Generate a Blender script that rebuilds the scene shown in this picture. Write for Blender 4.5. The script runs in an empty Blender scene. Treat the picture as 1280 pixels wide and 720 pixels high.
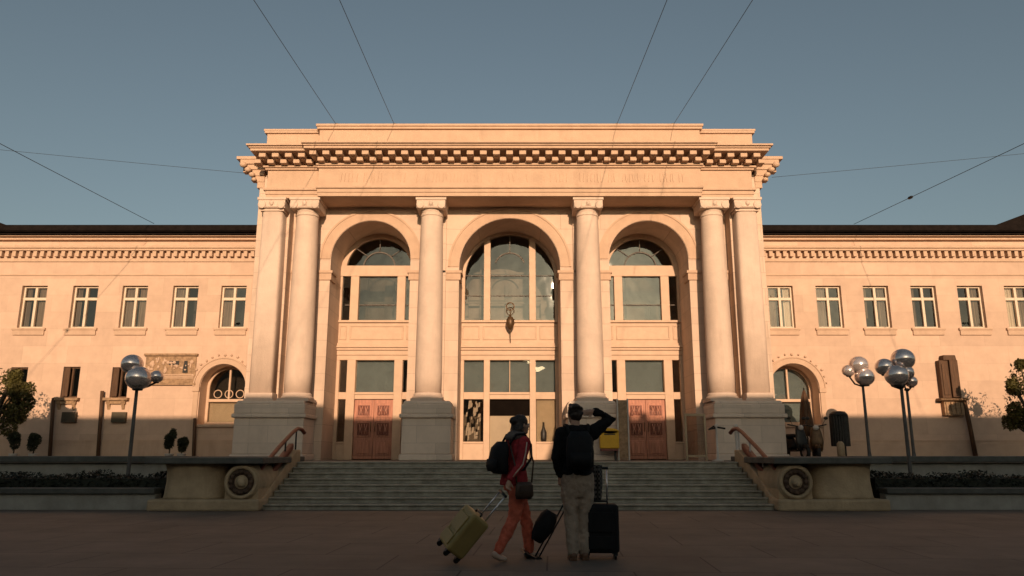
import bpy, bmesh, math, random
from mathutils import Vector, Matrix, Euler
random.seed(7)
S = bpy.context.scene
COL = S.collection
PI = math.pi
R = math.radians

# ------------------------------------------------------------------ materials
def new_mat(name):
    m = bpy.data.materials.new(name); m.use_nodes = True
    nt = m.node_tree
    return m, nt, nt.nodes, nt.links, nt.nodes['Principled BSDF']

def surf(name, col, rough=.7, var=.12, scale=3.0, bump=.0, bscale=40, metal=0.0, stain=0.0, spec=.4, stretch=(1,1,1)):
    """A surface with large soft colour variation, fine grain bump and optional stains."""
    m, nt, N, L, B = new_mat(name)
    tc = N.new('ShaderNodeTexCoord'); mp = N.new('ShaderNodeMapping')
    mp.inputs['Scale'].default_value = stretch
    geo = N.new('ShaderNodeNewGeometry')
    L.new(geo.outputs['Position'] if stretch == 'pos' else tc.outputs['Object'], mp.inputs['Vector'])
    n1 = N.new('ShaderNodeTexNoise'); n1.inputs['Scale'].default_value = scale
    n1.inputs['Detail'].default_value = 8; n1.inputs['Roughness'].default_value = .62
    L.new(mp.outputs[0], n1.inputs['Vector'])
    cr = N.new('ShaderNodeValToRGB')
    a = [max(0, c*(1-var)) for c in col]; b = [min(1, c*(1+var)) for c in col]
    cr.color_ramp.elements[0].position = .32; cr.color_ramp.elements[0].color = (*a, 1)
    cr.color_ramp.elements[1].position = .68; cr.color_ramp.elements[1].color = (*b, 1)
    L.new(n1.outputs['Fac'], cr.inputs['Fac'])
    out = cr.outputs['Color']
    if stain > 0:
        mp2 = N.new('ShaderNodeMapping'); mp2.inputs['Scale'].default_value = (1.6, 1.6, .22)
        L.new(tc.outputs['Object'], mp2.inputs['Vector'])
        n2 = N.new('ShaderNodeTexNoise'); n2.inputs['Scale'].default_value = 1.4; n2.inputs['Detail'].default_value = 10
        n2.inputs['Roughness'].default_value = .7
        L.new(mp2.outputs[0], n2.inputs['Vector'])
        r2 = N.new('ShaderNodeValToRGB'); r2.color_ramp.elements[0].position = .52; r2.color_ramp.elements[1].position = .78
        L.new(n2.outputs['Fac'], r2.inputs['Fac'])
        mu = N.new('ShaderNodeMath'); mu.operation = 'MULTIPLY'; mu.inputs[1].default_value = stain
        L.new(r2.outputs['Color'], mu.inputs[0])
        mx = N.new('ShaderNodeMixRGB'); L.new(mu.outputs[0], mx.inputs['Fac'])
        L.new(out, mx.inputs['Color1']); mx.inputs['Color2'].default_value = (col[0]*.5, col[1]*.46, col[2]*.42, 1)
        out = mx.outputs['Color']
    L.new(out, B.inputs['Base Color'])
    B.inputs['Roughness'].default_value = rough; B.inputs['Metallic'].default_value = metal
    B.inputs['Specular IOR Level'].default_value = spec
    if bump > 0:
        n3 = N.new('ShaderNodeTexNoise'); n3.inputs['Scale'].default_value = bscale; n3.inputs['Detail'].default_value = 6
        L.new(tc.outputs['Object'], n3.inputs['Vector'])
        bp = N.new('ShaderNodeBump'); bp.inputs['Strength'].default_value = bump; bp.inputs['Distance'].default_value = .02
        L.new(n3.outputs['Fac'], bp.inputs['Height']); L.new(bp.outputs[0], B.inputs['Normal'])
    return m

def ashlar(name, col, bw=1.3, bh=.52, mortar=.008, stain=.35, depth=.5):
    """Cut-stone blocks: faint joints, each block a shade of its own, weather streaks."""
    m, nt, N, L, B = new_mat(name)
    tc = N.new('ShaderNodeTexCoord')
    sp = N.new('ShaderNodeSeparateXYZ'); L.new(tc.outputs['Object'], sp.inputs[0])
    ad = N.new('ShaderNodeMath'); ad.operation = 'ADD'
    L.new(sp.outputs['X'], ad.inputs[0]); L.new(sp.outputs['Y'], ad.inputs[1])
    cb = N.new('ShaderNodeCombineXYZ'); L.new(ad.outputs[0], cb.inputs['X']); L.new(sp.outputs['Z'], cb.inputs['Y'])
    bk = N.new('ShaderNodeTexBrick'); L.new(cb.outputs[0], bk.inputs['Vector'])
    bk.inputs['Scale'].default_value = 1; bk.inputs['Brick Width'].default_value = bw; bk.inputs['Row Height'].default_value = bh
    bk.inputs['Mortar Size'].default_value = mortar; bk.inputs['Mortar Smooth'].default_value = .4
    v = .07
    bk.inputs['Color1'].default_value = (*[c*(1-v) for c in col], 1); bk.inputs['Color2'].default_value = (*[c*(1+v) for c in col], 1)
    bk.inputs['Mortar'].default_value = (*[c*.72 for c in col], 1)
    n1 = N.new('ShaderNodeTexNoise'); n1.inputs['Scale'].default_value = 2.3; n1.inputs['Detail'].default_value = 9; n1.inputs['Roughness'].default_value = .65
    L.new(tc.outputs['Object'], n1.inputs['Vector'])
    mr = N.new('ShaderNodeMapRange'); mr.inputs['From Min'].default_value = .3; mr.inputs['From Max'].default_value = .7
    mr.inputs['To Min'].default_value = .91; mr.inputs['To Max'].default_value = 1.07
    L.new(n1.outputs['Fac'], mr.inputs['Value'])
    mx = N.new('ShaderNodeMixRGB'); mx.blend_type = 'MULTIPLY'; mx.inputs['Fac'].default_value = 1
    L.new(bk.outputs['Color'], mx.inputs['Color1']); L.new(mr.outputs[0], mx.inputs['Color2'])
    mp2 = N.new('ShaderNodeMapping'); mp2.inputs['Scale'].default_value = (1.3, 1.3, .16)
    L.new(tc.outputs['Object'], mp2.inputs['Vector'])
    n2 = N.new('ShaderNodeTexNoise'); n2.inputs['Scale'].default_value = 1.7; n2.inputs['Detail'].default_value = 11; n2.inputs['Roughness'].default_value = .72
    L.new(mp2.outputs[0], n2.inputs['Vector'])
    r2 = N.new('ShaderNodeValToRGB'); r2.color_ramp.elements[0].position = .5; r2.color_ramp.elements[1].position = .8
    L.new(n2.outputs['Fac'], r2.inputs['Fac'])
    mu = N.new('ShaderNodeMath'); mu.operation = 'MULTIPLY'; mu.inputs[1].default_value = stain
    L.new(r2.outputs['Color'], mu.inputs[0])
    m2 = N.new('ShaderNodeMixRGB'); L.new(mu.outputs[0], m2.inputs['Fac']); L.new(mx.outputs['Color'], m2.inputs['Color1'])
    m2.inputs['Color2'].default_value = (col[0]*.55, col[1]*.5, col[2]*.45, 1)
    L.new(m2.outputs['Color'], B.inputs['Base Color'])
    B.inputs['Roughness'].default_value = .85; B.inputs['Specular IOR Level'].default_value = .25
    n3 = N.new('ShaderNodeTexNoise'); n3.inputs['Scale'].default_value = 28; n3.inputs['Detail'].default_value = 6
    L.new(tc.outputs['Object'], n3.inputs['Vector'])
    a2 = N.new('ShaderNodeMath'); a2.operation = 'MULTIPLY_ADD'; a2.inputs[1].default_value = .35
    L.new(n3.outputs['Fac'], a2.inputs[0])
    iv = N.new('ShaderNodeMath'); iv.operation = 'SUBTRACT'; iv.inputs[0].default_value = 1; L.new(bk.outputs['Fac'], iv.inputs[1])
    L.new(iv.outputs[0], a2.inputs[2])
    bp = N.new('ShaderNodeBump'); bp.inputs['Strength'].default_value = depth; bp.inputs['Distance'].default_value = .012
    L.new(a2.outputs[0], bp.inputs['Height']); L.new(bp.outputs[0], B.inputs['Normal'])
    return m

def glass(name, tint=.55, refl=(.85,.95,1), rough=.02, base=.14):
    m = bpy.data.materials.new(name); m.use_nodes = True
    N = m.node_tree.nodes; L = m.node_tree.links; N.remove(N['Principled BSDF'])
    o = N['Material Output']
    t = N.new('ShaderNodeBsdfTransparent'); t.inputs[0].default_value = (tint, tint*.97, tint*.92, 1)
    g = N.new('ShaderNodeBsdfGlossy'); g.inputs['Roughness'].default_value = rough; g.inputs['Color'].default_value = (*refl, 1)
    tc = N.new('ShaderNodeTexCoord'); n = N.new('ShaderNodeTexNoise'); n.inputs['Scale'].default_value = 1.1
    L.new(tc.outputs['Object'], n.inputs['Vector'])
    bp = N.new('ShaderNodeBump'); bp.inputs['Strength'].default_value = .3; bp.inputs['Distance'].default_value = .05
    L.new(n.outputs['Fac'], bp.inputs['Height']); L.new(bp.outputs[0], g.inputs['Normal'])
    f = N.new('ShaderNodeFresnel'); f.inputs['IOR'].default_value = 1.5
    a = N.new('ShaderNodeMath'); a.operation = 'ADD'; a.inputs[1].default_value = base; a.use_clamp = True
    L.new(f.outputs[0], a.inputs[0])
    mx = N.new('ShaderNodeMixShader'); L.new(a.outputs[0], mx.inputs[0]); L.new(t.outputs[0], mx.inputs[1]); L.new(g.outputs[0], mx.inputs[2])
    L.new(mx.outputs[0], o.inputs['Surface'])
    return m

def leafmat(name, c):
    m = surf(name, c, .6, .45, 2.5)
    return m

def paving(name, col):
    m, nt, N, L, B = new_mat(name)
    tc = N.new('ShaderNodeTexCoord')
    mp = N.new('ShaderNodeMapping'); mp.inputs['Rotation'].default_value = (0, 0, R(3)); L.new(tc.outputs['Object'], mp.inputs['Vector'])
    bk = N.new('ShaderNodeTexBrick'); bk.offset = .5; L.new(mp.outputs[0], bk.inputs['Vector'])
    bk.inputs['Scale'].default_value = 1; bk.inputs['Brick Width'].default_value = 1.8; bk.inputs['Row Height'].default_value = 1.2
    bk.inputs['Mortar Size'].default_value = .012; bk.inputs['Mortar Smooth'].default_value = .3
    bk.inputs['Color1'].default_value = (*[c*.93 for c in col], 1); bk.inputs['Color2'].default_value = (*[c*1.07 for c in col], 1)
    bk.inputs['Mortar'].default_value = (*[c*.4 for c in col], 1)
    n1 = N.new('ShaderNodeTexNoise'); n1.inputs['Scale'].default_value = .8; n1.inputs['Detail'].default_value = 10; n1.inputs['Roughness'].default_value = .7
    L.new(tc.outputs['Object'], n1.inputs['Vector'])
    mr = N.new('ShaderNodeMapRange'); mr.inputs['From Min'].default_value = .3; mr.inputs['From Max'].default_value = .7
    mr.inputs['To Min'].default_value = .7; mr.inputs['To Max'].default_value = 1.25; L.new(n1.outputs['Fac'], mr.inputs['Value'])
    mx = N.new('ShaderNodeMixRGB'); mx.blend_type = 'MULTIPLY'; mx.inputs['Fac'].default_value = 1
    L.new(bk.outputs['Color'], mx.inputs['Color1']); L.new(mr.outputs[0], mx.inputs['Color2'])
    n4 = N.new('ShaderNodeTexNoise'); n4.inputs['Scale'].default_value = 2.6; n4.inputs['Detail'].default_value = 12; n4.inputs['Roughness'].default_value = .75
    L.new(tc.outputs['Object'], n4.inputs['Vector'])
    r4 = N.new('ShaderNodeValToRGB'); r4.color_ramp.elements[0].position = .55; r4.color_ramp.elements[1].position = .72; r4.color_ramp.elements[1].color = (.55, .55, .55, 1); L.new(n4.outputs['Fac'], r4.inputs['Fac'])
    vo = N.new('ShaderNodeTexVoronoi'); vo.inputs['Scale'].default_value = 2.2; L.new(tc.outputs['Object'], vo.inputs['Vector'])
    r5 = N.new('ShaderNodeValToRGB'); r5.color_ramp.elements[0].position = .03; r5.color_ramp.elements[0].color = (.6, .6, .6, 1); r5.color_ramp.elements[1].position = .06; r5.color_ramp.elements[1].color = (0, 0, 0, 1); L.new(vo.outputs['Distance'], r5.inputs['Fac'])
    am = N.new('ShaderNodeMath'); am.operation = 'MAXIMUM'; L.new(r4.outputs['Color'], am.inputs[0]); L.new(r5.outputs['Color'], am.inputs[1])
    m4 = N.new('ShaderNodeMixRGB'); L.new(am.outputs[0], m4.inputs['Fac']); L.new(mx.outputs['Color'], m4.inputs['Color1']); m4.inputs['Color2'].default_value = (*[c*.5 for c in col], 1)
    L.new(m4.outputs['Color'], B.inputs['Base Color'])
    B.inputs['Roughness'].default_value = .75; B.inputs['Specular IOR Level'].default_value = .3
    n3 = N.new('ShaderNodeTexNoise'); n3.inputs['Scale'].default_value = 60; n3.inputs['Detail'].default_value = 5
    L.new(tc.outputs['Object'], n3.inputs['Vector'])
    bp = N.new('ShaderNodeBump'); bp.inputs['Strength'].default_value = .25; bp.inputs['Distance'].default_value = .01
    L.new(n3.outputs['Fac'], bp.inputs['Height']); L.new(bp.outputs[0], B.inputs['Normal'])
    return m

def cloth(name, col, rough=.85, var=.18):
    m = surf(name, col, rough, var, 9, .35, 60)
    m.node_tree.nodes['Principled BSDF'].inputs['Specular IOR Level'].default_value = .2
    return m

STONE = ashlar('cream_ashlar', (.58, .437, .34), stain=.42, depth=.35)
WALL = ashlar('rendered_wall', (.55, .385, .285), 1.6, .62, .003, .15, .2)
COLST = surf('column_stone', (.585, .45, .36), .85, .08, 2.0, .35, 26, stain=.40, spec=.25)
TRIMS = surf('cream_stone_trim', (.51, .352, .25), .85, .07, 2.5, .3, 30, stain=.38, spec=.25)
FRAME = surf('painted_timber_frame', (.52, .36, .25), .6, .07, 4, .1, 20)
MULL = surf('pale_window_paint', (.62, .5, .38), .55, .06, 6)
BASE = ashlar('weathered_plinth_stone', (.64, .51, .41), 1.1, .5, .006, .3, .5)
PED = surf('weathered_beige_stone', (.40, .30, .19), .9, .2, 2.2, .5, 22, stain=.55, spec=.2)
STEP = surf('grey_granite', (.29, .27, .22), .8, .3, 4, .4, 50, stain=.25, spec=.3)
CAPS = surf('dark_coping_stone', (.085, .085, .075), .8, .25, 4, .4, 40)
PLANTER = surf('blue_grey_stone', (.30, .285, .25), .85, .2, 2, .4, 30, stain=.4)
PAVE = paving('plaza_paving', (.15, .117, .092))
TERR = paving('terrace_paving', (.2, .175, .15))
ROOF = surf('dark_roof_metal', (.012, .009, .008), .9, .3, 5, .2, 15, spec=.05)
DOOR = surf('reddish_brown_wood', (.40, .17, .11), .6, .3, 3, .2, 20, stretch=(6, 6, .6))
DOORD = surf('carved_wood_painted_shade', (.16, .05, .03), .6, .4, 12, .3, 40)  # contrast the frontal sun does not give is put into this darker colour
DOORL = surf('pinkish_painted_iron', (.50, .24, .17), .6, .2, 10)
CREAMDOOR = surf('beige_door_panel', (.31, .235, .15), .6, .08, 3)
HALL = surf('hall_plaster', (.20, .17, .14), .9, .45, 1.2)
BARS = surf('dark_glazing_bar', (.12, .10, .085), .8, .2, 8)
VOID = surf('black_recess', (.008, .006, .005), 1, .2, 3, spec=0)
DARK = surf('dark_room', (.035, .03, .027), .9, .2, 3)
SKYREF = surf('painted_sky_reflection', (.20, .28, .34), .9, .1, 3)  # sheet colour stands in for sky reflected in the panes
BLIND = surf('pale_blind', (.55, .48, .38), .9, .08, 6)
CURT = surf('grey_net_curtain', (.20, .155, .115), .9, .3, 3, stretch=(8, 8, .5))
GLASS = glass('window_glass', .85, (1,.93,.84), .02, .05)
GLASSD = glass('upper_window_glass', .66, (.8,.82,.8), .03, .01)
BRONZE = surf('brown_bronze', (.10, .055, .025), .45, .35, 8, .3, 30, metal=.4)
WREATH = surf('dark_weathered_relief', (.075, .045, .028), .85, .35, 9, .5, 40)
RAILW = surf('worn_red_brown_rail', (.16, .045, .03), .45, .3, 6, .1, 30)
IRON = surf('dark_iron', (.03, .028, .026), .5, .3, 8, .2, 40, metal=.5)
POST = surf('grey_lamp_post_paint', (.07, .065, .06), .5, .25, 6, .1, 40)
CHROME = surf('mirror_globe', (.84, .71, .66), .17, .15, 4, .08, 14, metal=.75, spec=.6)
PANEL = surf('carved_panel_stone', (.30, .19, .11), .85, .35, 9, .5, 40)
SHUT = surf('brown_timber_shutter', (.085, .042, .02), .75, .35, 3, .3, 30, stretch=(8, 8, .8))
DARKBOX = surf('dark_olive_box', (.06, .045, .025), .6, .2, 5)
LEAFA = leafmat('olive_leaves', (.075, .065, .015))
LEAFB = leafmat('dark_leaves', (.025, .028, .010))
LEAFH = leafmat('hedge_leaves', (.014, .018, .010))
BARK = surf('bark', (.06, .045, .03), .9, .3, 8, .6, 30)
SOIL = surf('soil', (.02, .016, .012), .95, .3, 8, .5, 30)
RED = cloth('red_jacket_cloth', (.30, .03, .035))
CORAL = cloth('coral_trouser_cloth', (.55, .13, .075))
BLACK = cloth('black_cloth', (.007, .007, .008))
BLACKB = cloth('charcoal_nylon', (.010, .010, .011), .7)
KHAKI = cloth('khaki_cloth', (.34, .265, .20))
GREYC = cloth('grey_cloth', (.12, .10, .09))
BROWNL = surf('brown_leather', (.05, .028, .018), .5, .3, 8, .2, 40)
SKIN = surf('skin', (.42, .25, .17), .55, .06, 10)
HAIR = surf('dark_brown_hair', (.022, .013, .009), .5, .3, 12, .4, 60, stretch=(6, 6, 1))
OLIVE = surf('olive_case_shell', (.29, .21, .07), .45, .12, 4, .15, 60)
PLAST = surf('black_plastic', (.012, .012, .012), .4, .2, 10)
SILV = surf('brushed_aluminium', (.62, .62, .64), .3, .08, 10, metal=.9)
SHOE = surf('pale_shoe_leather', (.5, .36, .28), .5, .1, 10)
SHOEB = surf('tan_shoe_leather', (.12, .06, .03), .5, .2, 10)
YEL = surf('yellow_paint', (.62, .33, .015), .45, .08, 5)
OPAL = surf('eye_white', (.7, .68, .65), .3, .02, 5)
WIREM = surf('black_wire', (.02, .02, .022), .6, .1, 5)
TOWN = ashlar('town_stucco', (.3, .25, .2), 1.2, .5, .01, .3, .3)
RUBBER = surf('tyre_rubber', (.015, .015, .015), .8, .2, 10)
WHITEP = surf('pale_paint', (.5, .45, .4), .5, .1, 6)

# ------------------------------------------------------------------ mesh builder
class MB:
    def __init__(s): s.bm = bmesh.new()
    def quad(s, a, b, c, d):
        v = [s.bm.verts.new(p) for p in (a, b, c, d)]; s.bm.faces.new(v); return s
    def poly(s, pts): s.bm.faces.new([s.bm.verts.new(p) for p in pts]); return s
    def box(s, x0, x1, y0, y1, z0, z1, taper=0):
        t = taper
        p = [(x0,y0,z0),(x1,y0,z0),(x1,y1,z0),(x0,y1,z0),(x0+t,y0+t,z1),(x1-t,y0+t,z1),(x1-t,y1-t,z1),(x0+t,y1-t,z1)]
        v = [s.bm.verts.new(q) for q in p]
        for f in ((3,2,1,0),(4,5,6,7),(0,1,5,4),(1,2,6,5),(2,3,7,6),(3,0,4,7)): s.bm.faces.new([v[i] for i in f])
        return s
    def rings(s, rings, close=True, caps=True):
        vs = [[s.bm.verts.new(p) for p in r] for r in rings]; n = len(vs[0])
        for a, b in zip(vs, vs[1:]):
            for i in range(n if close else n-1):
                j = (i+1) % n; f = s.bm.faces.new((a[i], a[j], b[j], b[i])); f.smooth = True
        if caps:
            s.bm.faces.new(list(reversed(vs[0]))); s.bm.faces.new(vs[-1])
        return s
    def lathe(s, prof, c=(0,0,0), n=24, ax='z', sy=1.0, smooth=True):
        rs = []
        for r, h in prof:
            ring = []
            for i in range(n):
                a = 2*PI*i/n; u, v = r*math.cos(a), r*math.sin(a)*sy
                if ax == 'z': ring.append((c[0]+u, c[1]+v, c[2]+h))
                elif ax == 'y': ring.append((c[0]+u, c[1]+h, c[2]-v))
                else: ring.append((c[0]+h, c[1]+u, c[2]+v))
            rs.append(ring)
        return s.rings(rs)
    def tube(s, pts, r, n=8):
        pts = [Vector(p) for p in pts]; rs = []
        rr = r if isinstance(r, (list, tuple)) else [r]*len(pts)
        prev = None
        for i, p in enumerate(pts):
            d = (pts[min(i+1, len(pts)-1)] - pts[max(i-1, 0)]).normalized()
            if prev is None:
                u = d.cross(Vector((0,0,1)) if abs(d.z) < .9 else Vector((1,0,0))).normalized()
            else: u = (prev - d*prev.dot(d)).normalized()
            prev = u; w = d.cross(u)
            rs.append([p + (u*math.cos(2*PI*k/n) + w*math.sin(2*PI*k/n))*rr[i] for k in range(n)])
        return s.rings(rs)
    def limb(s, pts, n=14):
        """rounded limb through (point, radius) pairs, with hemispherical ends"""
        P = [Vector(p) for p, _ in pts]; Q = [r for _, r in pts]
        dense = []
        d0 = (P[0]-P[1]).normalized(); d1 = (P[-1]-P[-2]).normalized()
        for k in (1., .8, .5): dense.append((P[0]+d0*Q[0]*k*.98, Q[0]*math.sqrt(max(.01, 1-(k*.98)**2))))
        for i in range(len(P)): dense.append((P[i], Q[i]))
        for k in (.5, .8, 1.): dense.append((P[-1]+d1*Q[-1]*k*.98, Q[-1]*math.sqrt(max(.01, 1-(k*.98)**2))))
        return s.tube([p for p, _ in dense], [r for _, r in dense], n)
    def stack(s, lv, n=20, e=2.2):
        """horizontal superellipse sections (x,y,z,rx,ry) joined bottom to top"""
        rs = []
        for (x, y, z, rx, ry) in lv:
            ring = []
            for i in range(n):
                a = 2*PI*i/n; c, q = math.cos(a), math.sin(a)
                ring.append((x+rx*math.copysign(abs(c)**(2/e), c), y+ry*math.copysign(abs(q)**(2/e), q), z))
            rs.append(ring)
        return s.rings(rs)
    def ball(s, c, rx, ry=None, rz=None, n=16):
        ry = ry or rx; rz = rz or rx
        r = bmesh.ops.create_uvsphere(s.bm, u_segments=n, v_segments=max(6, n//2+2), radius=1)
        for v in r['verts']: v.co = Vector((c[0]+v.co.x*rx, c[1]+v.co.y*ry, c[2]+v.co.z*rz))
        for v in r['verts']:
            for f in v.link_faces: f.smooth = True
        return s
    def prism(s, pts, y0, y1):
        a = [s.bm.verts.new((x, y0, z)) for x, z in pts]; b = [s.bm.verts.new((x, y1, z)) for x, z in pts]
        s.bm.faces.new(a); s.bm.faces.new(list(reversed(b)))
        for i in range(len(pts)):
            j = (i+1) % len(pts); s.bm.faces.new((a[j], a[i], b[i], b[j]))
        return s
    def prism_x(s, pts, x0, x1):
        a = [s.bm.verts.new((x0, y, z)) for y, z in pts]; b = [s.bm.verts.new((x1, y, z)) for y, z in pts]
        s.bm.faces.new(a); s.bm.faces.new(list(reversed(b)))
        for i in range(len(pts)):
            j = (i+1) % len(pts); s.bm.faces.new((a[j], a[i], b[i], b[j]))
        return s
    def torus(s, c, R0, r, ax='y', n=32, m=10):
        rs = []
        for i in range(n+1):
            a = 2*PI*i/n; ring = []
            for k in range(m):
                b = 2*PI*k/m; q = R0+r*math.cos(b); h = r*math.sin(b)
                if ax == 'y': ring.append((c[0]+q*math.cos(a), c[1]+h, c[2]+q*math.sin(a)))
                elif ax == 'x': ring.append((c[0]+h, c[1]+q*math.cos(a), c[2]+q*math.sin(a)))
                else: ring.append((c[0]+q*math.cos(a), c[1]+q*math.sin(a), c[2]+h))
            rs.append(ring)
        return s.rings(rs, caps=False)
    def archring(s, cx, zs, r0, r1, y0, y1, n=28, a0=0, a1=PI):
        """solid half ring (archivolt / arched frame)"""
        rs = []
        for i in range(n+1):
            a = a0+(a1-a0)*i/n; c, q = math.cos(a), math.sin(a)
            rs.append([(cx+r0*c, y0, zs+r0*q), (cx+r1*c, y0, zs+r1*q), (cx+r1*c, y1, zs+r1*q), (cx+r0*c, y1, zs+r0*q)])
        k0 = len(s.bm.faces); s.rings(rs); s.bm.faces.ensure_lookup_table()
        for f in list(s.bm.faces)[k0:]: f.smooth = False
        return s
    def archpane(s, cx, zs, r, y, z0, th=.012, n=24):
        pts = [(cx-r, z0), (cx+r, z0)] + [(cx+r*math.cos(PI*i/n), zs+r*math.sin(PI*i/n)) for i in range(n+1)]
        if zs <= z0+1e-6: pts = pts[2:]
        return s.prism(pts, y, y+th)
    def wall(s, xr, zr, holes, yf, yb):
        """upright wall sheet at yf with holes (x0,x1,z0,z1,spring or None) and reveals back to yb"""
        xs = sorted({xr[0], xr[1], *[h[0] for h in holes], *[h[1] for h in holes]})
        zs = sorted({zr[0], zr[1], *[h[2] for h in holes], *[h[3] for h in holes]})
        for i in range(len(xs)-1):
            for j in range(len(zs)-1):
                cx, cz = (xs[i]+xs[i+1])/2, (zs[j]+zs[j+1])/2
                if any(h[0] < cx < h[1] and h[2] < cz < h[3] for h in holes): continue
                s.quad((xs[i],yf,zs[j]), (xs[i+1],yf,zs[j]), (xs[i+1],yf,zs[j+1]), (xs[i],yf,zs[j+1]))
        for x0, x1, z0, z1, sp, *dd in holes:
            if dd: yb = yf+dd[0]
            top = sp if sp is not None else z1
            s.quad((x0,yb,z0), (x0,yf,z0), (x0,yf,top), (x0,yb,top)); s.quad((x1,yf,z0), (x1,yb,z0), (x1,yb,top), (x1,yf,top))
            s.quad((x0,yf,z0), (x0,yb,z0), (x1,yb,z0), (x1,yf,z0))
            if sp is None: s.quad((x0,yb,z1), (x0,yf,z1), (x1,yf,z1), (x1,yb,z1))
            else:
                c = (x0+x1)/2; r = (x1-x0)/2; n = 32
                for i in range(n):
                    a, b = PI*i/n, PI*(i+1)/n
                    p = (c+r*math.cos(a), sp+r*math.sin(a)*(z1-sp)/r); q = (c+r*math.cos(b), sp+r*math.sin(b)*(z1-sp)/r)
                    s.quad((q[0],yf,q[1]), (p[0],yf,p[1]), (p[0],yf,z1), (q[0],yf,z1))
                    s.quad((p[0],yf,p[1]), (q[0],yf,q[1]), (q[0],yb,q[1]), (p[0],yb,p[1]))
        return s
    def build(s, name, mat, parent=None, bevel=0, loc=None, rot=None, smooth=False, sub=0):
        s.bm.normal_update()
        me = bpy.data.meshes.new(name); s.bm.to_mesh(me); s.bm.free()
        me.materials.append(mat)
        if smooth:
            for p in me.polygons: p.use_smooth = True
        o = bpy.data.objects.new(name, me); COL.objects.link(o)
        if parent: o.parent = parent
        if loc: o.location = loc
        if rot: o.rotation_euler = rot
        if bevel:
            b = o.modifiers.new('edge', 'BEVEL'); b.width = bevel; b.segments = 2; b.limit_method = 'ANGLE'; b.angle_limit = R(40)
        if sub:
            b = o.modifiers.new('sub', 'SUBSURF'); b.levels = sub; b.render_levels = sub
        return o

def tag(o, label=None, cat=None, group=None, kind=None):
    if label: o['label'] = label
    if cat: o['category'] = cat
    if group: o['group'] = group
    if kind: o['kind'] = kind
    return o
def thing(name, label, cat, loc=(0,0,0), rz=0, group=None):
    o = bpy.data.objects.new(name, None); COL.objects.link(o); o.empty_display_size = .2
    o.location = loc; o.rotation_euler = (0, 0, rz)
    return tag(o, label, cat, group)
def kids(o): return [c for c in bpy.data.objects if c.parent == o]
def copy_tree(o, parent=None, loc=None, label=None):
    c = o.copy(); COL.objects.link(c)
    if parent: c.parent = parent
    if loc is not None: c.location = loc
    if label: c['label'] = label
    for k in kids(o): copy_tree(k, c)
    return c
def fuse(o, vox=.012, smooth=3, noise=0, nscale=.12):
    r = o.modifiers.new('fuse', 'REMESH'); r.mode = 'VOXEL'; r.voxel_size = vox; r.use_smooth_shade = True
    if smooth:
        q = o.modifiers.new('soft', 'SMOOTH'); q.iterations = smooth; q.factor = .5
    if noise:
        t = bpy.data.textures.new('folds', 'CLOUDS'); t.noise_scale = nscale; t.noise_depth = 2
        d = o.modifiers.new('folds', 'DISPLACE'); d.texture = t; d.strength = noise; d.mid_level = .5; d.texture_coords = 'LOCAL'
    return o

TB = -12.0          # front of the houses across the square
# ------------------------------------------------------------------ camera, world, sun
cam = bpy.data.cameras.new('camera'); co = bpy.data.objects.new('camera', cam); COL.objects.link(co)
cam.sensor_width = 36; cam.lens = 36*950/1280; cam.clip_end = 3000
co.location = (.075, 0, 1.2); co.rotation_euler = (R(90)+math.atan(207/950), 0, 0)
S.camera = co
SUN_EL, SUN_AZ = R(12), R(5)         # behind the camera, a little to its right
w = bpy.data.worlds.new('World'); S.world = w; w.use_nodes = True
wn, wl = w.node_tree.nodes, w.node_tree.links
sky = wn.new('ShaderNodeTexSky'); sky.sky_type = 'NISHITA'; sky.sun_disc = False
sky.sun_elevation = SUN_EL; sky.sun_rotation = PI - SUN_AZ
sky.air_density = 1.0; sky.dust_density = 2.2; sky.ozone_density = 1.0
hs = wn.new('ShaderNodeHueSaturation'); hs.inputs['Saturation'].default_value = .74
wl.new(sky.outputs[0], hs.inputs['Color']); tint = wn.new('ShaderNodeMixRGB'); tint.blend_type = 'MULTIPLY'; tint.inputs['Fac'].default_value = 1; tint.inputs['Color2'].default_value = (.95, 1.0, .93, 1)
wl.new(hs.outputs[0], tint.inputs['Color1']); wl.new(tint.outputs[0], wn['Background'].inputs[0])
wn['Background'].inputs[1].default_value = .087
sd = bpy.data.lights.new('sun', 'SUN'); so = bpy.data.objects.new('sun', sd); COL.objects.link(so)
sd.energy = 5.0; sd.angle = R(.32); sd.color = (1.0, .69, .45)
dirn = Vector((-math.sin(SUN_AZ)*math.cos(SUN_EL), math.cos(SUN_AZ)*math.cos(SUN_EL), -math.sin(SUN_EL)))
so.rotation_euler = dirn.to_track_quat('-Z', 'Y').to_euler(); so.location = (8, -60, 30)
S.view_settings.view_transform = 'Standard'; S.view_settings.look = 'None'; S.view_settings.gamma = 1
S.view_settings.exposure = 0.0
S.cycles.diffuse_bounces = 3; S.cycles.max_bounces = 10

# ------------------------------------------------------------------ ground and terrace
m = MB(); m.box(-400, 400, -300, 500, -.3, 0); tag(m.build('ground', PAVE), kind='structure')
m = MB(); m.box(-30, 30, 19.98, 45, .0, 1.0); m.box(-30, -6.2, 18.9, 19.979, 0, .98); m.box(6.7, 30, 18.9, 19.979, 0, .98)
tag(m.build('terrace', TERR), kind='structure')

# ------------------------------------------------------------------ front steps
XL, XR = -5.32, 5.75
st = thing('front_steps', 'broad flight of dark grey granite steps up to the station doors', 'steps', (0, 17.1, 0))
for i in range(8):
    y = i*.36; z = i*.125
    m = MB(); m.box(XL, XR, y, 2.88 if i < 7 else 2.87, z+.001, z+.09); m.box(XL, XR, y-.035, (y+.40 if i < 7 else 2.87), z+.0905, z+.125)
    m.build('step', STEP, st, bevel=.008)

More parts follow.
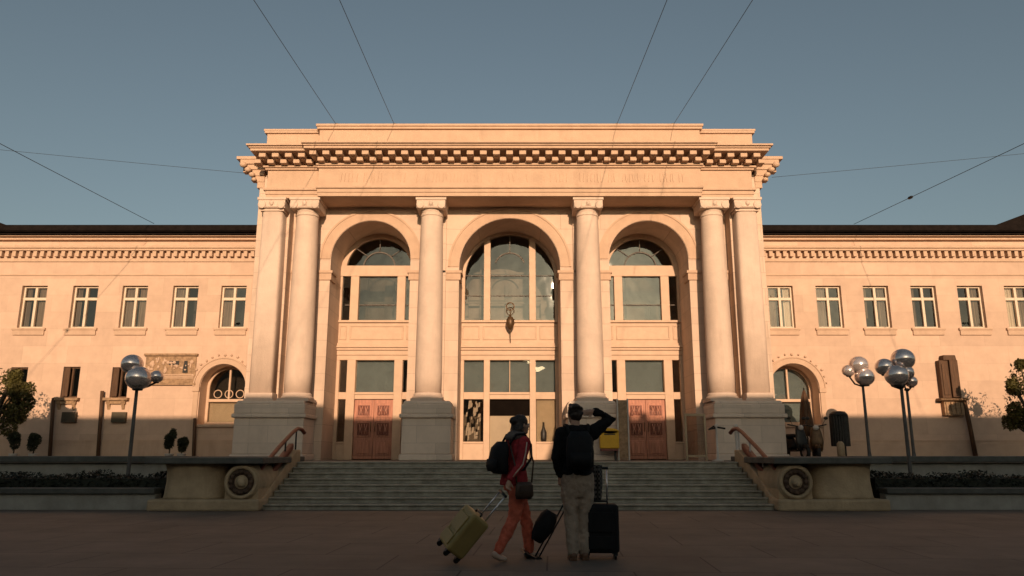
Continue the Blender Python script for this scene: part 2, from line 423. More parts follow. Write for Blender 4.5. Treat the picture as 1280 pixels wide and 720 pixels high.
# ------------------------------------------------------------------ the station
ST = thing('railway_station', 'cream stone station with three tall arches, columns and long window wings', 'building', (0, 0, 0))

# arches: (centre, half width, spring)
ARC = [(-4.47, 1.28, 7.32), (0, 1.62, 7.06), (4.47, 1.28, 7.32)]
YW, YP = 23.7, 25.2
m = MB(); m.wall((-7.03, 7.03), (1.0, 9.3), [(c-h, c+h, 1.0, s+h, s) for c, h, s in ARC], YW, YP+.25)
m.build('portal_wall', STONE, ST)
for sgn in (-1, 1):
    x0, x1 = sorted((sgn*7.02, sgn*8.05))
    m = MB(); m.box(x0, x1, 23.22, 30, 1.0, 10.0); m.build('corner_pier', STONE, ST, bevel=.015)
m = MB(); m.box(-8.07, 8.07, 27.6, 38, 1.0, 10.4); m.build('rear_block', STONE, ST)
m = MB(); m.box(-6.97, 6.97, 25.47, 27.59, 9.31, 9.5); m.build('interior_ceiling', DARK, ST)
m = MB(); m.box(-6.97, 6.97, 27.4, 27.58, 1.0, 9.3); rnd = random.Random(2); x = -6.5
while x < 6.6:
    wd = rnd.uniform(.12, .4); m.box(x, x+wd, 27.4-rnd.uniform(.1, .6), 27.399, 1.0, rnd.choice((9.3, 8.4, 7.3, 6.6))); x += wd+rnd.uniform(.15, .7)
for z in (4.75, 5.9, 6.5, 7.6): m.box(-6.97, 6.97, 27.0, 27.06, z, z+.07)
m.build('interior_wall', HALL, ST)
# impost bands and archivolts
for c, h, s in ARC:
    m = MB(); m.archring(c, s, h+.012, h+.30, YW-.03, YW+.02); m.archring(c, s, h+.30, h+.36, YW-.055, YW+.02)
    m.build('archivolt', TRIMS, ST)
xs = [-7.01] + [v for c, h, s in ARC for v in (c-h, c+h)] + [7.01]
m = MB()
for i in range(0, 8, 2):
    a, b = xs[i], xs[i+1]
    m.box(a-(.05 if i else 0), b+(.05 if i < 6 else 0), YW-.05, YW+.6, 6.62, 6.84); m.box(a-(.09 if i else 0), b+(.09 if i < 6 else 0), YW-.09, YW+.6, 6.84, 6.93)
m.build('impost_band', TRIMS, ST, bevel=.012)
# pilasters behind the columns of the portal, flat strips
for x in (-2.46, 2.46):
    m = MB(); m.box(x-.42, x+.42, YW-.09, YW-.001, 2.8, 9.05); m.build('pilaster', STONE, ST, bevel=.01)

def plinth(x0, x1, y0, y1):
    m = MB()
    m.box(x0, x1, y0, y1, 1.0, 1.18); m.box(x0+.05, x1-.05, y0+.05, y1, 1.18, 2.22); m.box(x0-.02, x1+.02, y0-.02, y1, 2.22, 2.34)
    m.box(x0+.03, x1-.03, y0+.03, y1, 2.34, 2.62, taper=.0); m.box(x0+.06, x1-.06, y0+.06, y1, 2.62, 2.72, .04)
    return m.build('plinth', BASE, ST, bevel=.03)
plinth(-3.2, -1.66, 22.45, YW-.1); plinth(1.66, 3.2, 22.45, YW-.1)
plinth(-8.06, -5.93, 22.35, 23.69); plinth(5.93, 8.06, 22.35, 23.69)

def column(x):
    y = 23.1; m = MB()
    prof = [(.40, 0), (.405, .6), (.40, 1.6), (.385, 3.0), (.365, 4.4), (.345, 5.3), (.335, 5.62)]
    m.lathe(prof, (x, y, 2.97), 32)
    o = m.build('column', COLST, ST)
    m = MB(); m.box(x-.47, x+.47, y-.47, y+.47, 2.715, 2.80); m.lathe([(.46, 0), (.485, .04), (.46, .085), (.425, .10), (.44, .13), (.43, .165), (.40, .19)], (x, y, 2.79), 32)
    m.build('base', COLST, o)
    m = MB(); m.lathe([(.335, 0), (.36, .02), (.36, .05), (.338, .07), (.34, .14), (.40, .22)], (x, y, 8.5), 32)
    m.box(x-.45, x+.45, y-.45, y+.45, 8.70, 8.96)
    m.box(x-.48, x+.48, y-.48, y+.48, 8.96, 9.049)
    for sx in (-1, 1):      # volutes and the little carved head between them
        m.lathe([(.02, -.03), (.12, -.02), (.13, .02), (.06, .06)], (x+sx*.33, y-.47, 8.80), 14, ax='y')
    m.ball((x, y-.46, 8.86), .07, .06, .09, 10)
    m.box(x-.2, x+.2, y-.475, y-.44, 8.72, 8.755); m.box(x-.09, x+.09, y-.482, y-.44, 8.78, 8.80)
    m.build('capital', COLST, o, bevel=.012)
for x in (-6.41, -2.46, 2.46, 6.41): column(x)
for sx in (-1, 1):     # flat corner pilasters with capitals
    x = sx*7.44; m = MB(); m.stack([(x, 23.1, 2.97, .36, .36), (x, 23.1, 5.5, .355, .355), (x, 23.1, 8.62, .33, .34)], 32, 5.5)
    o = m.build('corner_pilaster', COLST, ST)
    m = MB(); m.box(x-.37, x+.37, 22.72, 23.218, 8.622, 8.70); m.box(x-.42, x+.42, 22.65, 23.218, 8.70, 8.96); m.box(x-.45, x+.45, 22.62, 23.218, 8.96, 9.049)
    for q in (-1, 1): m.lathe([(.02, -.03), (.12, -.02), (.13, .02), (.06, .06)], (x+q*.30, 22.63, 8.80), 14, ax='y')
    m.ball((x, 22.64, 8.86), .07, .06, .09, 10); m.box(x-.2, x+.2, 22.62, 22.66, 8.72, 8.755)
    m.build('capital', COLST, o, bevel=.012)
    m = MB(); m.box(x-.44, x+.44, 22.66, 23.218, 2.722, 2.80); m.box(x-.40, x+.40, 22.70, 23.218, 2.80, 2.968); m.build('base', COLST, o, bevel=.02)

# entablature: every course is an end slab plus a middle slab standing further forward
XE, XM, YE, YM = 7.66, 6.0, 22.75, 22.55
def course(m, z0, z1, p, ps=None, yb=27):
    ps = p if ps is None else ps
    m.box(-XE-ps, XE+ps, YE-p, yb, z0, z1); m.box(-XM-p*.5, XM+p*.5, YM-p, YE-p, z0, z1)
m = MB()
course(m, 9.05, 9.17, 0); course(m, 9.17, 9.29, .03); course(m, 9.29, 9.37, .09)
course(m, 9.37, 9.97, 0); course(m, 9.97, 10.03, .07); course(m, 10.03, 10.09, .13)
ENT = m.build('entablature', TRIMS, ST, bevel=.008)
# weathered remains of carved lettering: shallow strokes
rnd = random.Random(3); x = -5.3
while x < 5.35:
    if rnd.random() < .17: x += .28; continue
    m = MB(); z0 = 9.50+rnd.uniform(-.01, .02); z1 = z0+.30; yb = YM
    for k in range(rnd.choice((1, 2, 2))):
        sx = x+k*.11; t = rnd.uniform(-.04, .04); q = rnd.uniform(.010, .020)
        m.prism([(sx, z0+rnd.uniform(0, .08)), (sx+q, z0), (sx+q+t, z1), (sx+t, z1-rnd.uniform(0, .05))], yb-.022, yb)
    m.build('worn_letter', TRIMS, ENT)
    x += rnd.uniform(.19, .27)
m = MB(); course(m, 10.09, 10.37, -.02); BED = m.build('cornice_bed', TRIMS, ST)
s = .405; n = int(2*(XE+.25)/s); d0 = m0 = None
for k in range(n+1):
    x = -(n*s)/2+k*s; y = (YM if abs(x) < XM+.2 else YE)
    if d0 is None:
        q = MB(); q.box(-.10, .10, -.34, .021, 10.092, 10.215); d0 = o = q.build('dentil', TRIMS, BED, bevel=.012)
    else: o = d0.copy(); COL.objects.link(o); o.parent = BED
    o.location = (x, y, 0)
    if k < n:
        x += s/2; y = (YM if abs(x) < XM+.2 else YE)
        if m0 is None:
            q = MB(); q.box(-.105, .105, -.54, .021, 10.22, 10.345); q.box(-.08, .08, -.40, .021, 10.20, 10.219); m0 = o = q.build('modillion', TRIMS, BED, bevel=.012)
        else: o = m0.copy(); COL.objects.link(o); o.parent = BED
        o.location = (x, y, 0)
m = MB(); course(m, 10.37, 10.45, .66, .38); course(m, 10.45, 10.50, .71, .42); course(m, 10.50, 10.56, .78, .48)
m.build('cornice', TRIMS, ST, bevel=.012)
for sx in (-1, 1):      # the deeper side return of the cornice
    m = MB()
    for z0, z1, q in ((9.55, 9.75, 8.13), (9.75, 9.95, 8.2), (9.95, 10.15, 8.30), (10.15, 10.32, 8.46), (10.32, 10.47, 8.68), (10.47, 10.57, 8.80)):
        a, b = sorted((sx*7.9, sx*q)); m.box(a, b, 23.2 - (q-8.1)*.25, 30, z0, z1)
    for k in range(6):
        a, b = sorted((sx*8.35, sx*8.66)); m.box(a, b, 23.3+k*.8, 23.55+k*.8, 10.13, 10.319)
    for (dx, z, r) in ((8.58, 10.30, .12), (8.42, 10.13, .11), (8.28, 9.96, .10), (8.20, 9.80, .08)):
        m.ball((sx*dx, 23.08, z), r, r*.9, r*.8, 10)
    m.build('cornice_return', TRIMS, ST, bevel=.01)
m = MB()
m.box(-6.05, 6.05, 22.58, 22.85, 10.56, 11.28); m.box(-7.8, 7.8, 22.85, 30, 10.56, 11.26)
m.box(-6.12, 6.12, 22.50, 22.78, 11.281, 11.36); m.box(-6.15, 6.15, 22.46, 22.78, 11.361, 11.44)
m.box(-7.87, 7.87, 22.78, 30, 11.261, 11.33); m.box(-7.9, 7.9, 22.775, 30, 11.331, 11.40)
m.box(-6.10, 6.10, 22.53, 22.85, 10.561, 10.68); m.box(-7.84, 7.84, 22.80, 22.86, 10.561, 10.68)
m.build('parapet', TRIMS, ST, bevel=.012)

# ---- the three glazed bays
def bay(c, h, spr, centre):
    y = YP
    def pane(par, x0, x1, z0, z1, mat=GLASSD, yy=.10):
        MB().box(x0, x1, y+yy, y+yy+.012, z0, z1).build('pane', mat, par)
    m = MB(); yb = y+.22; e = h+.03
    if not centre:
        zl = 7.47; mulls = ((.65, .94),)
        m.archring(c, spr, h-.17, h+.02, y, yb); m.box(c-e, c-h+.16, y+.001, yb, 7.10, spr); m.box(c+h-.16, c+e, y+.001, yb, 7.10, spr)
        m.box(c-e, c+e, y-.03, yb, 7.10, zl)
        m.box(c-e, c-1.21, y+.001, yb, 5.56, 7.10); m.box(c+1.21, c+e, y+.001, yb, 5.56, 7.10)
        for sx in (-1, 1):
            a, b = sorted((c+sx*.65, c+sx*.93)); m.box(a, b, y-.02, yb, 5.56, 7.10)
        t_ = MB()
        bars = ((c-.65, c+.65), (c-h+.17, c-.93), (c+.93, c+h-.17))
        t_.archring(c, zl-.05, .52, .56, y+.06, y+.12)           # lunette tracery
        for a in (45, 90, 135):
            q = R(a); t_.tube([(c+.55*math.cos(q), y+.09, zl-.05+.55*math.sin(q)), (c+(h-.17)*math.cos(q), y+.09, spr+(h-.17)*math.sin(q)-.02)], .018, 6)
        o = m.build('arched_window', FRAME, ST, bevel=.01); t_.build('tracery', BARS, o)
        for a_, b_ in bars: MB().box(a_, b_, y+.06, y+.12, 6.10, 6.13).build('glazing_bar', BARS, o)
        MB().archpane(c, spr, h-.16, y+.10, zl).build('pane', GLASSD, o)
        pane(o, c-.66, c+.66, 5.55, 7.11); pane(o, c-1.22, c-.92, 5.55, 7.11); pane(o, c+.92, c+1.22, 5.55, 7.11)
    else:
        m.archring(c, spr, h-.10, h+.02, y, yb); m.box(c-e, c-h+.10, y+.001, yb, 5.58, spr); m.box(c+h-.10, c+e, y+.001, yb, 5.58, spr)
        for sx in (-1, 1):
            a, b = sorted((c+sx*.66, c+sx*.88)); m.box(a, b, y-.03, yb, 5.58, 8.48)
        t_ = MB()
        t_.archring(c, 7.42, .50, .54, y+.07, y+.12, a0=R(20), a1=R(160)); t_.box(c-.014, c+.014, y+.07, y+.12, 7.96, 8.53)
        o = m.build('arched_window', FRAME, ST, bevel=.01); t_.build('tracery', BARS, o)
        for z in (6.42, 7.12):
            for a_, b_ in ((-.66, .66), (-h+.1, -.88), (.88, h-.1)): MB().box(a_, b_, y+.07, y+.12, z, z+.025).build('glazing_bar', BARS, o)
        rp = random.Random(9)
        def tpane(x0, x1, z0, z1, arch=None):
            t1, t2 = rp.uniform(-.012, .012), rp.uniform(-.010, .010); m = MB()
            pts = [(x0, z0), (x1, z0)]
            n = 10
            for i in range(n+1):
                x = x1+(x0-x1)*i/n; pts.append((x, min(z1, spr+math.sqrt(max(0, (h-.09)**2-x*x))) if arch else z1))
            xm, zm = (x0+x1)/2, (z0+z1)/2
            f = [m.bm.verts.new((x, y+.10+(x-xm)*t1+(z-zm)*t2, z)) for x, z in pts]; m.bm.faces.new(f)
            m.build('pane', GLASSD, o)
        for x0, x1 in ((-h+.09, -.87), (-.67, .67), (.87, h-.09)):
            tpane(x0, x1, 5.57, 6.43); tpane(x0, x1, 6.43, 7.13); tpane(x0, x1, 7.13, 8.6, True)
    # spandrel panels and the moulded band beneath them
    m = MB(); m.box(c-e, c+e, y+.03, yb, 4.80, 5.50); m.box(c-e, c+e, y-.06, yb, 5.501, 5.579)
    for a, b in ((-.9, .9), (-e+.05, -1.0), (1.0, e-.05)):
        if b-a > .1: m.box(c+a, c+b, y+.0, y+.029, 4.92, 4.97); m.box(c+a, c+b, y+.0, y+.029, 5.36, 5.41); m.box(c+a, c+a+.05, y, y+.029, 4.97, 5.36); m.box(c+b-.05, c+b, y, y+.029, 4.97, 5.36)
    for z0, z1, p in ((4.24, 4.40, .0), (4.401, 4.56, .04), (4.561, 4.64, .10), (4.641, 4.70, .16), (4.701, 4.799, .06)):
        m.box(c-e, c+e, y-p, yb, z0, z1)
    m.build('spandrel_panel', FRAME, ST, bevel=.012)
    # lower storey: transom lights, rail, door bay
    m = MB(); d = .66 if centre else .64; q = .86 if centre else .92; zt, zb = 4.24, 3.18
    for sx in (-1, 1):
        a, b = sorted((c+sx*d, c+sx*q)); m.box(a, b, y-.04, yb, 1.0, zt-.001)
        a, b = sorted((c+sx*(h-.10), c+sx*e)); m.box(a, b, y+.001, yb, 1.0, zt-.001)
        a, b = sorted((c+sx*q, c+sx*(h-.10))); m.box(a, b, y+.01, yb, 2.95, zb); m.box(a, b, y+.02, yb, 1.0, 1.52)
        m.box(a, b, y-.02, y+.02, 1.52, 1.58)
    m.box(c-d, c+d, y-.01, yb, 2.95, zb); m.box(c-d, c+d, y-.05, y-.011, 3.10, 3.16)
    if centre: m.box(-.014, .014, y+.06, y+.12, zb, zt)
    o = m.build('door_frame', FRAME, ST, bevel=.01)
    pane(o, c-d, c+d, zb, zt, GLASS)
    m = MB(); m.box(c-(h if centre else d+.02), c+(h if centre else d+.02), y+.228, y+.232, zb, zt); m.build('blind_or_reflection', SKYREF, o)  # sheet behind the transom panes, coloured as a sky reflection
    for sx in (-1, 1):
        a, b = sorted((c+sx*q, c+sx*(h-.10))); pane(o, a, b, zb, zt, GLASS); pane(o, a, b, 1.52, 2.95, GLASS)
    if not centre:
        for sx in (-1, 1):
            m = MB(); a, b = (c-d+.002, c-.004) if sx < 0 else (c+.004, c+d-.002); w_ = b-a
            m.box(a, b, y+.08, y+.13, 1.02, 2.945)
            for z0, z1 in ((1.15, 1.62), (1.72, 2.25), (2.35, 2.82)):
                m.box(a+.07, b-.07, y+.055, y+.079, z0, z1); m.box(a+.12, b-.12, y+.03, y+.0549, z0+.05, z1-.05)
            dr = m.build('door', DOOR, ST, bevel=.008)
            rd = random.Random(int(c*10)+sx)
            for z0, z1 in ((1.74, 2.23), (2.37, 2.80)):
                m = MB(); m.box(a+.125, b-.125, y+.022, y+.0298, z0+.055, z1-.055)
                for k in range(9):
                    px, pz = rd.uniform(a+.17, b-.17), rd.uniform(z0+.1, z1-.1); m.torus((px, y+.02, pz), rd.uniform(.03, .06), .012, n=12, m=5)
                m.build('carved_panel', DOORD, dr)
                m = MB()
                for k in range(4): px = a+.19+k*(w_-.38)/3; m.tube([(px, y+.012, z0+.08), (px+.03*(-1)**k, y+.006, (z0+z1)/2), (px, y+.012, z1-.08)], .011, 6)
                m.build('grille', DOORL, dr)
            MB().tube([(c+sx*.07, y+.06, 1.9), (c+sx*.07, y+.0, 1.92), (c+sx*.07, y+.0, 2.18), (c+sx*.07, y+.06, 2.2)], .013, 8).build('handle', BRONZE, dr)
    else:
        m = MB(); m.box(-d+.002, d-.002, y+.19, y+.24, 1.02, 2.42); m.box(-.01, .01, y+.18, y+.189, 1.02, 2.42)
        dr = m.build('door', CREAMDOOR, ST, bevel=.006)
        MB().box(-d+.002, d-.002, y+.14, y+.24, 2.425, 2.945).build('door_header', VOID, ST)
        m = MB(); m.box(q+.02, h-.12, y+.16, y+.165, 1.55, 2.94); m.build('blind_or_reflection', BLIND, o)
        # left side window: hanging display of pale and dark shapes, right: a dark bottle-shaped vase
        m = MB(); rnd = random.Random(5)
        for k in range(26):
            x = rnd.uniform(-h+.2, -q-.12); z = rnd.uniform(1.65, 2.85); a = rnd.uniform(.02, .06); b = rnd.uniform(.05, .16)
            m.prism([(x-a, z-b), (x+a*.6, z-b*.7), (x+a, z+b), (x-a*.5, z+b*.8)], y+.15+k*.002, y+.152+k*.002)
        m.build('window_display', WHITEP, o)
        m = MB(); m.lathe([(.08, 0), (.10, .1), (.10, .3), (.05, .42), (.03, .55), (.035, .62)], (q+.25, y+.12+.03, 1.585), 14); m.build('vase', IRON, o)
for k, (c, h, s_) in enumerate(ARC): bay(c, h, s_, k == 1)

# hanging lantern before the middle window, on a bracket
m = MB(); m.tube([(.0, 25.0, 5.95), (.05, 24.9, 5.85), (.02, 24.85, 5.7)], .014, 6); m.torus((.02, 24.85, 5.98), .13, .02)
m.lathe([(.02, .42), (.06, .36), (.13, .26), (.14, .12), (.09, .0), (.03, -.08)], (.02, 24.85, 5.28), 12)
m.tube([(.02, 24.85, 5.2), (.02, 25.19, 4.75)], .012, 6)
tag(m.build('wall_lantern', BRONZE, None, smooth=True), 'small dark lantern hanging before the middle arched window', 'lantern')

# ---- wings
WY = 27.0
UP_L = [-19.1, -17.27, -15.42, -13.62, -11.78, -10.03]
UP_R = [9.82, 11.57, 13.29, 15.02, 16.71, 18.42, 20.2]
WW, WZ0, WZ1 = .46, 5.61, 7.17
LOWW = [(-17.42, 3.12, 4.2), (-15.56, 3.12, 4.22), (-13.82, 3.12, 4.2)]
def wing(xa, xb, ups, lows, arch, sx):
    holes = [(x-WW, x+WW, WZ0, WZ1, None) for x in ups] + [(x-.30, x+.30, a, b, None) for x, a, b in lows]
    holes.append((arch[0]-arch[1], arch[0]+arch[1], arch[2], arch[3]+arch[1], arch[3], .75))
    m = MB(); m.wall((xa, xb), (1.0, 9.0), holes, WY, WY+.26)
    wl_ = m.build('wing_wall', WALL, ST)
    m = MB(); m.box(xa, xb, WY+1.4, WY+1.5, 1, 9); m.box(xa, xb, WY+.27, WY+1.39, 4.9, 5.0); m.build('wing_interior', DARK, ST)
    m = MB(); m.box(xa, xb, WY-.30, WY+.2, 8.96, 9.06); m.box(xa, xb, WY-.16, WY-.001, 8.86, 8.96)
    m.box(xa, xb, WY-.28, WY-.001, 8.52, 8.60); m.box(xa, xb, WY-.22, WY-.001, 8.44, 8.519); m.box(xa, xb, WY-.05, WY-.001, 8.06, 8.17); m.box(xa, xb, WY-.035, WY-.001, 7.54, 7.60)
    m.box(xa, xb, WY-.06, WY-.001, 1.0, 1.5)
    m.build('string_course', TRIMS, ST, bevel=.008)
    m = MB(); x = xa+.1
    while x < xb-.2:
        m.box(x, x+.135, WY-.17, WY-.001, 8.23, 8.43); x += .256
    m.build('wing_dentil_row', TRIMS, ST, bevel=.01)
    m = MB(); m.box(xa, xb, 26.46, 26.72, 9.07, 9.10); m.box(xa, xb, 26.42, 26.47, 9.101, 9.30); m.box(xa, xb, 26.471, 26.72, 9.14, 9.16)
    m.build('gutter', ROOF, ST)
    m = MB(); m.prism_x([(26.6, 9.17), (33, 10.1), (40, 9.2), (40, 9.0), (26.6, 9.0)], xa, xb); m.build('wing_roof', ROOF, ST)
    m = MB(); a = 18.35 if sx < 0 else 17.7
    m.prism([(sx*a, 9.345), (sx*(a+5), 11.2), (sx*30, 11.2), (sx*30, 9.345)], 26.62, 33); m.build('end_roof', ROOF, ST)
    rnd = random.Random(11 if sx < 0 else 12)
    f0 = None
    for x in ups:
        m = MB(); yf = WY+.14; t = .06
        m.box(x-WW, x-WW+t, yf, yf+.08, WZ0, WZ1); m.box(x+WW-t, x+WW, yf, yf+.08, WZ0, WZ1)
        m.box(x-WW+t, x+WW-t, yf, yf+.08, WZ1-t, WZ1); m.box(x-WW+t, x+WW-t, yf, yf+.08, WZ0, WZ0+.07)
        m.box(x-.045, x+.045, yf-.02, yf+.08, WZ0+.07, WZ1-t); m.box(x-WW+t, x-.045, yf-.015, yf+.08, WZ1-.52, WZ1-.42); m.box(x+.045, x+WW-t, yf-.015, yf+.08, WZ1-.52, WZ1-.42)
        f = m.build('window', MULL, ST, bevel=.006)
        for x0, x1 in ((x-WW+.03, x), (x, x+WW-.03)):
            for z0, z1 in ((WZ0+.03, WZ1-.47), (WZ1-.47, WZ1-.03)):
                t1, t2 = rnd.uniform(-.02, .02), rnd.uniform(-.015, .015); xm, zm = (x0+x1)/2, (z0+z1)/2; q = MB()
                q.quad(*[(a_, yf+.05+(a_-xm)*t1+(b_-zm)*t2, b_) for a_, b_ in ((x0, z0), (x1, z0), (x1, z1), (x0, z1))]); q.build('pane', GLASS, f)
        m = MB(); m.box(x-WW-.10, x+WW+.10, WY-.06, WY-.001, WZ0-.26, WZ0-.08); m.box(x-WW-.14, x+WW+.14, WY-.09, WY+.13, WZ0-.08, WZ0-.001)
        m.build('sill', TRIMS, f, bevel=.01)
        for sd_ in (-1, 1):     # curtains, drawn differently in every window
            if rnd.random() < .72:
                wd = rnd.uniform(.14, .42); z0 = WZ0 if rnd.random() < .7 else WZ0+rnd.uniform(.2, .7)
                k = 16; ring = []
                xx0 = x+sd_*(WW-.03)
                mm = MB(); pts = [(xx0-sd_*wd*i/k, yf+.14+.025*math.sin(i*1.7+x)) for i in range(k+1)]
                for (p, q) in zip(pts, pts[1:]): mm.quad((p[0], p[1], z0), (q[0], q[1], z0), (q[0], q[1], WZ1), (p[0], p[1], WZ1))
                mm.build('curtain', CURT if rnd.random() < .7 else BLIND, f)
    for x, a, b in lows:        # narrow ground floor windows with a sill shelf and a dark box below
        m = MB(); m.box(x-.30, x-.24, WY+.1, WY+.18, a, b); m.box(x+.24, x+.30, WY+.1, WY+.18, a, b); m.box(x-.24, x+.24, WY+.1, WY+.18, b-.06, b)
        m.box(x-.24, x+.24, WY+.1, WY+.18, a, a+.06); m.box(x-.03, x+.02, WY+.09, WY+.18, a+.06, b-.06)
        f = m.build('narrow_window', SHUT, ST, bevel=.006)
        MB().box(x-.27, x+.27, WY+.14, WY+.15, a+.03, b-.03).build('pane', GLASS, f)
        MB().box(x-.235, x-.05, WY-.02, WY+.04, a+.04, b-.02).build('shutter', SHUT, f, bevel=.01)
        m = MB(); m.box(x-.46, x+.42, WY-.18, WY+.09, a-.10, a-.002); m.box(x-.36, x+.32, WY-.10, WY-.001, a-.22, a-.10); m.prism_x([(WY-.15, a-.10), (WY-.001, a-.10), (WY-.001, a-.42)], x-.33, x-.22); m.prism_x([(WY-.15, a-.10), (WY-.001, a-.10), (WY-.001, a-.42)], x+.18, x+.29)
        m.build('sill', PANEL, f, bevel=.012)
        MB().box(x-.10, x+.40, WY-.12, WY-.001, a-.86, a-.50).build('vent_box', DARKBOX, f, bevel=.01)
wing(-28, -8.081, UP_L, LOWW, (-10.15, .80, 2.2, 3.50), -1)
wing(8.081, 28, UP_R, [], (10.05, .86, 2.2, 3.46), 1)
# arched wing windows
for (cx, r, z0, sp, sx) in ((-10.15, .80, 2.2, 3.50, -1), (10.05, .86, 2.2, 3.46, 1)):
    m = MB(); y = WY+.62
    m.archring(cx, sp, r-.09, r+.01, y, y+.08); m.box(cx-r-.01, cx-r+.09, y+.001, y+.08, z0, sp); m.box(cx+r-.09, cx+r+.01, y+.001, y+.08, z0, sp)
    m.box(cx-r+.09, cx+r-.09, y-.01, y+.08, 3.02, 3.12); m.box(cx-.03, cx+.03, y, y+.08, 3.12, sp+r-.08); m.box(cx-r+.09, cx+r-.09, y+.002, y+.08, z0, z0+.10)
    for k in range(3 if sx < 0 else 0):
        m.torus((cx-.4+k*.4, y+.02, 3.30), .14, .018, n=18, m=6)
    f = m.build('arched_wing_window', FRAME, ST, bevel=.006)
    MB().archpane(cx, sp, r-.08, y+.04, z0+.08).build('pane', GLASS, f)
    m = MB(); m.quad((cx-r, y+.2, z0), (cx+r, y+.2, z0), (cx+r, y+.2, 3.05 if sx < 0 else 4.4), (cx-r, y+.2, 3.05 if sx < 0 else 4.4)); m.build('blind_or_reflection', BLIND if sx < 0 else SKYREF, f)  # pale blind on the left wing, painted sky reflection on the right
    m = MB(); m.archring(cx, sp, r+.012, r+.2, WY-.06, WY+.02); m.archring(cx, sp, r+.20, r+.25, WY-.085, WY+.02)
    rnd = random.Random(4)
    for k in range(15):
        a = PI*(.05+.9*k/14); q = r+.31+rnd.uniform(-.02, .05)
        m.ball((cx+q*math.cos(a), WY-.03, sp+q*math.sin(a)), rnd.uniform(.03, .06), .04, rnd.uniform(.03, .05), 8)
    for q in (-1, 1):
        m.box(cx+q*(r+.12)-.12, cx+q*(r+.12)+.12, WY-.09, WY-.001, sp-.16, sp-.001); m.box(cx+q*(r+.12)-.09, cx+q*(r+.12)+.09, WY-.05, WY-.001, 1.5, sp-.16)
    m.box(cx-r-.02, cx+r+.02, WY-.08, WY+.17, z0-.1, z0-.002)
    m.build('surround', TRIMS, f, bevel=.01)
# carved frieze panel on the left wing
m = MB(); m.box(-12.95, -11.15, WY-.04, WY-.001, 3.74, 4.60); m.box(-13.0, -11.10, WY-.12, WY-.001, 4.60, 4.68); m.box(-13.0, -11.10, WY-.10, WY-.001, 3.56, 3.63); m.box(-12.97, -11.12, WY-.07, WY-.001, 3.63, 3.739)
PN = m.build('carved_panel', PANEL, ST, bevel=.01)  # ground coloured darker than the carving to paint in relief shading
m = MB(); rnd = random.Random(8)
for k in range(34):
    x = rnd.uniform(-12.85, -11.25); z = rnd.uniform(4.0, 4.5)
    m.ball((x, WY-.045, z), rnd.uniform(.03, .08), .04, rnd.uniform(.04, .10), 8)
for k in range(3): m.box(-12.9, -11.2, WY-.055, WY-.041, 3.80+k*.06, 3.83+k*.06)
m.build('carving', TRIMS, PN)
m = MB(); m.box(-12.1, -11.75, WY-.06, WY-.0405, 4.28, 4.42); m.prism([(-11.6, 4.0), (-11.42, 4.0), (-11.46, 4.42), (-11.56, 4.42)], WY-.075, WY-.041); m.build('dark_inset', IRON, PN)
# slim pipes down the left wing, brown shuttered oriel on the right wing
for x0, x1, zt in ((-16.0, -15.86, 3.1), (-14.32, -14.2, 3.35), (-10.98, -10.9, 2.4)):
    MB().tube([(x0, WY-.14, zt), (x1, WY-.16, 1.0)], .06, 10).build('drainpipe', SHUT, ST, smooth=True)
x = 15.5
m = MB(); m.box(x-.36, x+.30, WY-.24, WY-.001, 3.10, 4.42); m.box(x-.22, x+.24, WY-.30, WY-.001, 4.42, 4.60, .02); m.box(x-.05, x+.24, WY-.34, WY-.241, 3.12, 4.42)
m.box(x-.30, x-.10, WY-.27, WY-.241, 3.2, 4.3)
OR = m.build('shuttered_oriel', SHUT, ST, bevel=.015)
m = MB(); m.box(x-.50, x+.46, WY-.36, WY-.001, 3.0, 3.095); m.build('sill', BRONZE, OR, bevel=.02)
m = MB(); m.box(x-.33, x+.36, WY-.20, WY-.001, 2.5, 2.999)
for k in range(4): m.box(x-.28+k*.17, x-.20+k*.17, WY-.24, WY-.201, 2.54, 2.96)
m.build('carved_apron', PANEL, OR, bevel=.01)
m = MB(); m.tube([(x+.40, WY-.18, 3.0), (x+.46, WY-.18, 2.4), (x+.56, WY-.18, 1.0)], .075, 10); m.build('drainpipe', SHUT, ST, smooth=True)
m = MB(); m.box(8.09, 28, WY-.075, WY-.061, 1.62, 1.65); m.box(-28, -8.09, WY-.075, WY-.061, 1.62, 1.65); m.box(8.09, 28, WY-.061, WY-.001, 1.5, 1.66); m.box(-28, -8.09, WY-.061, WY-.001, 1.5, 1.66); m.build('plinth_course', TRIMS, ST)

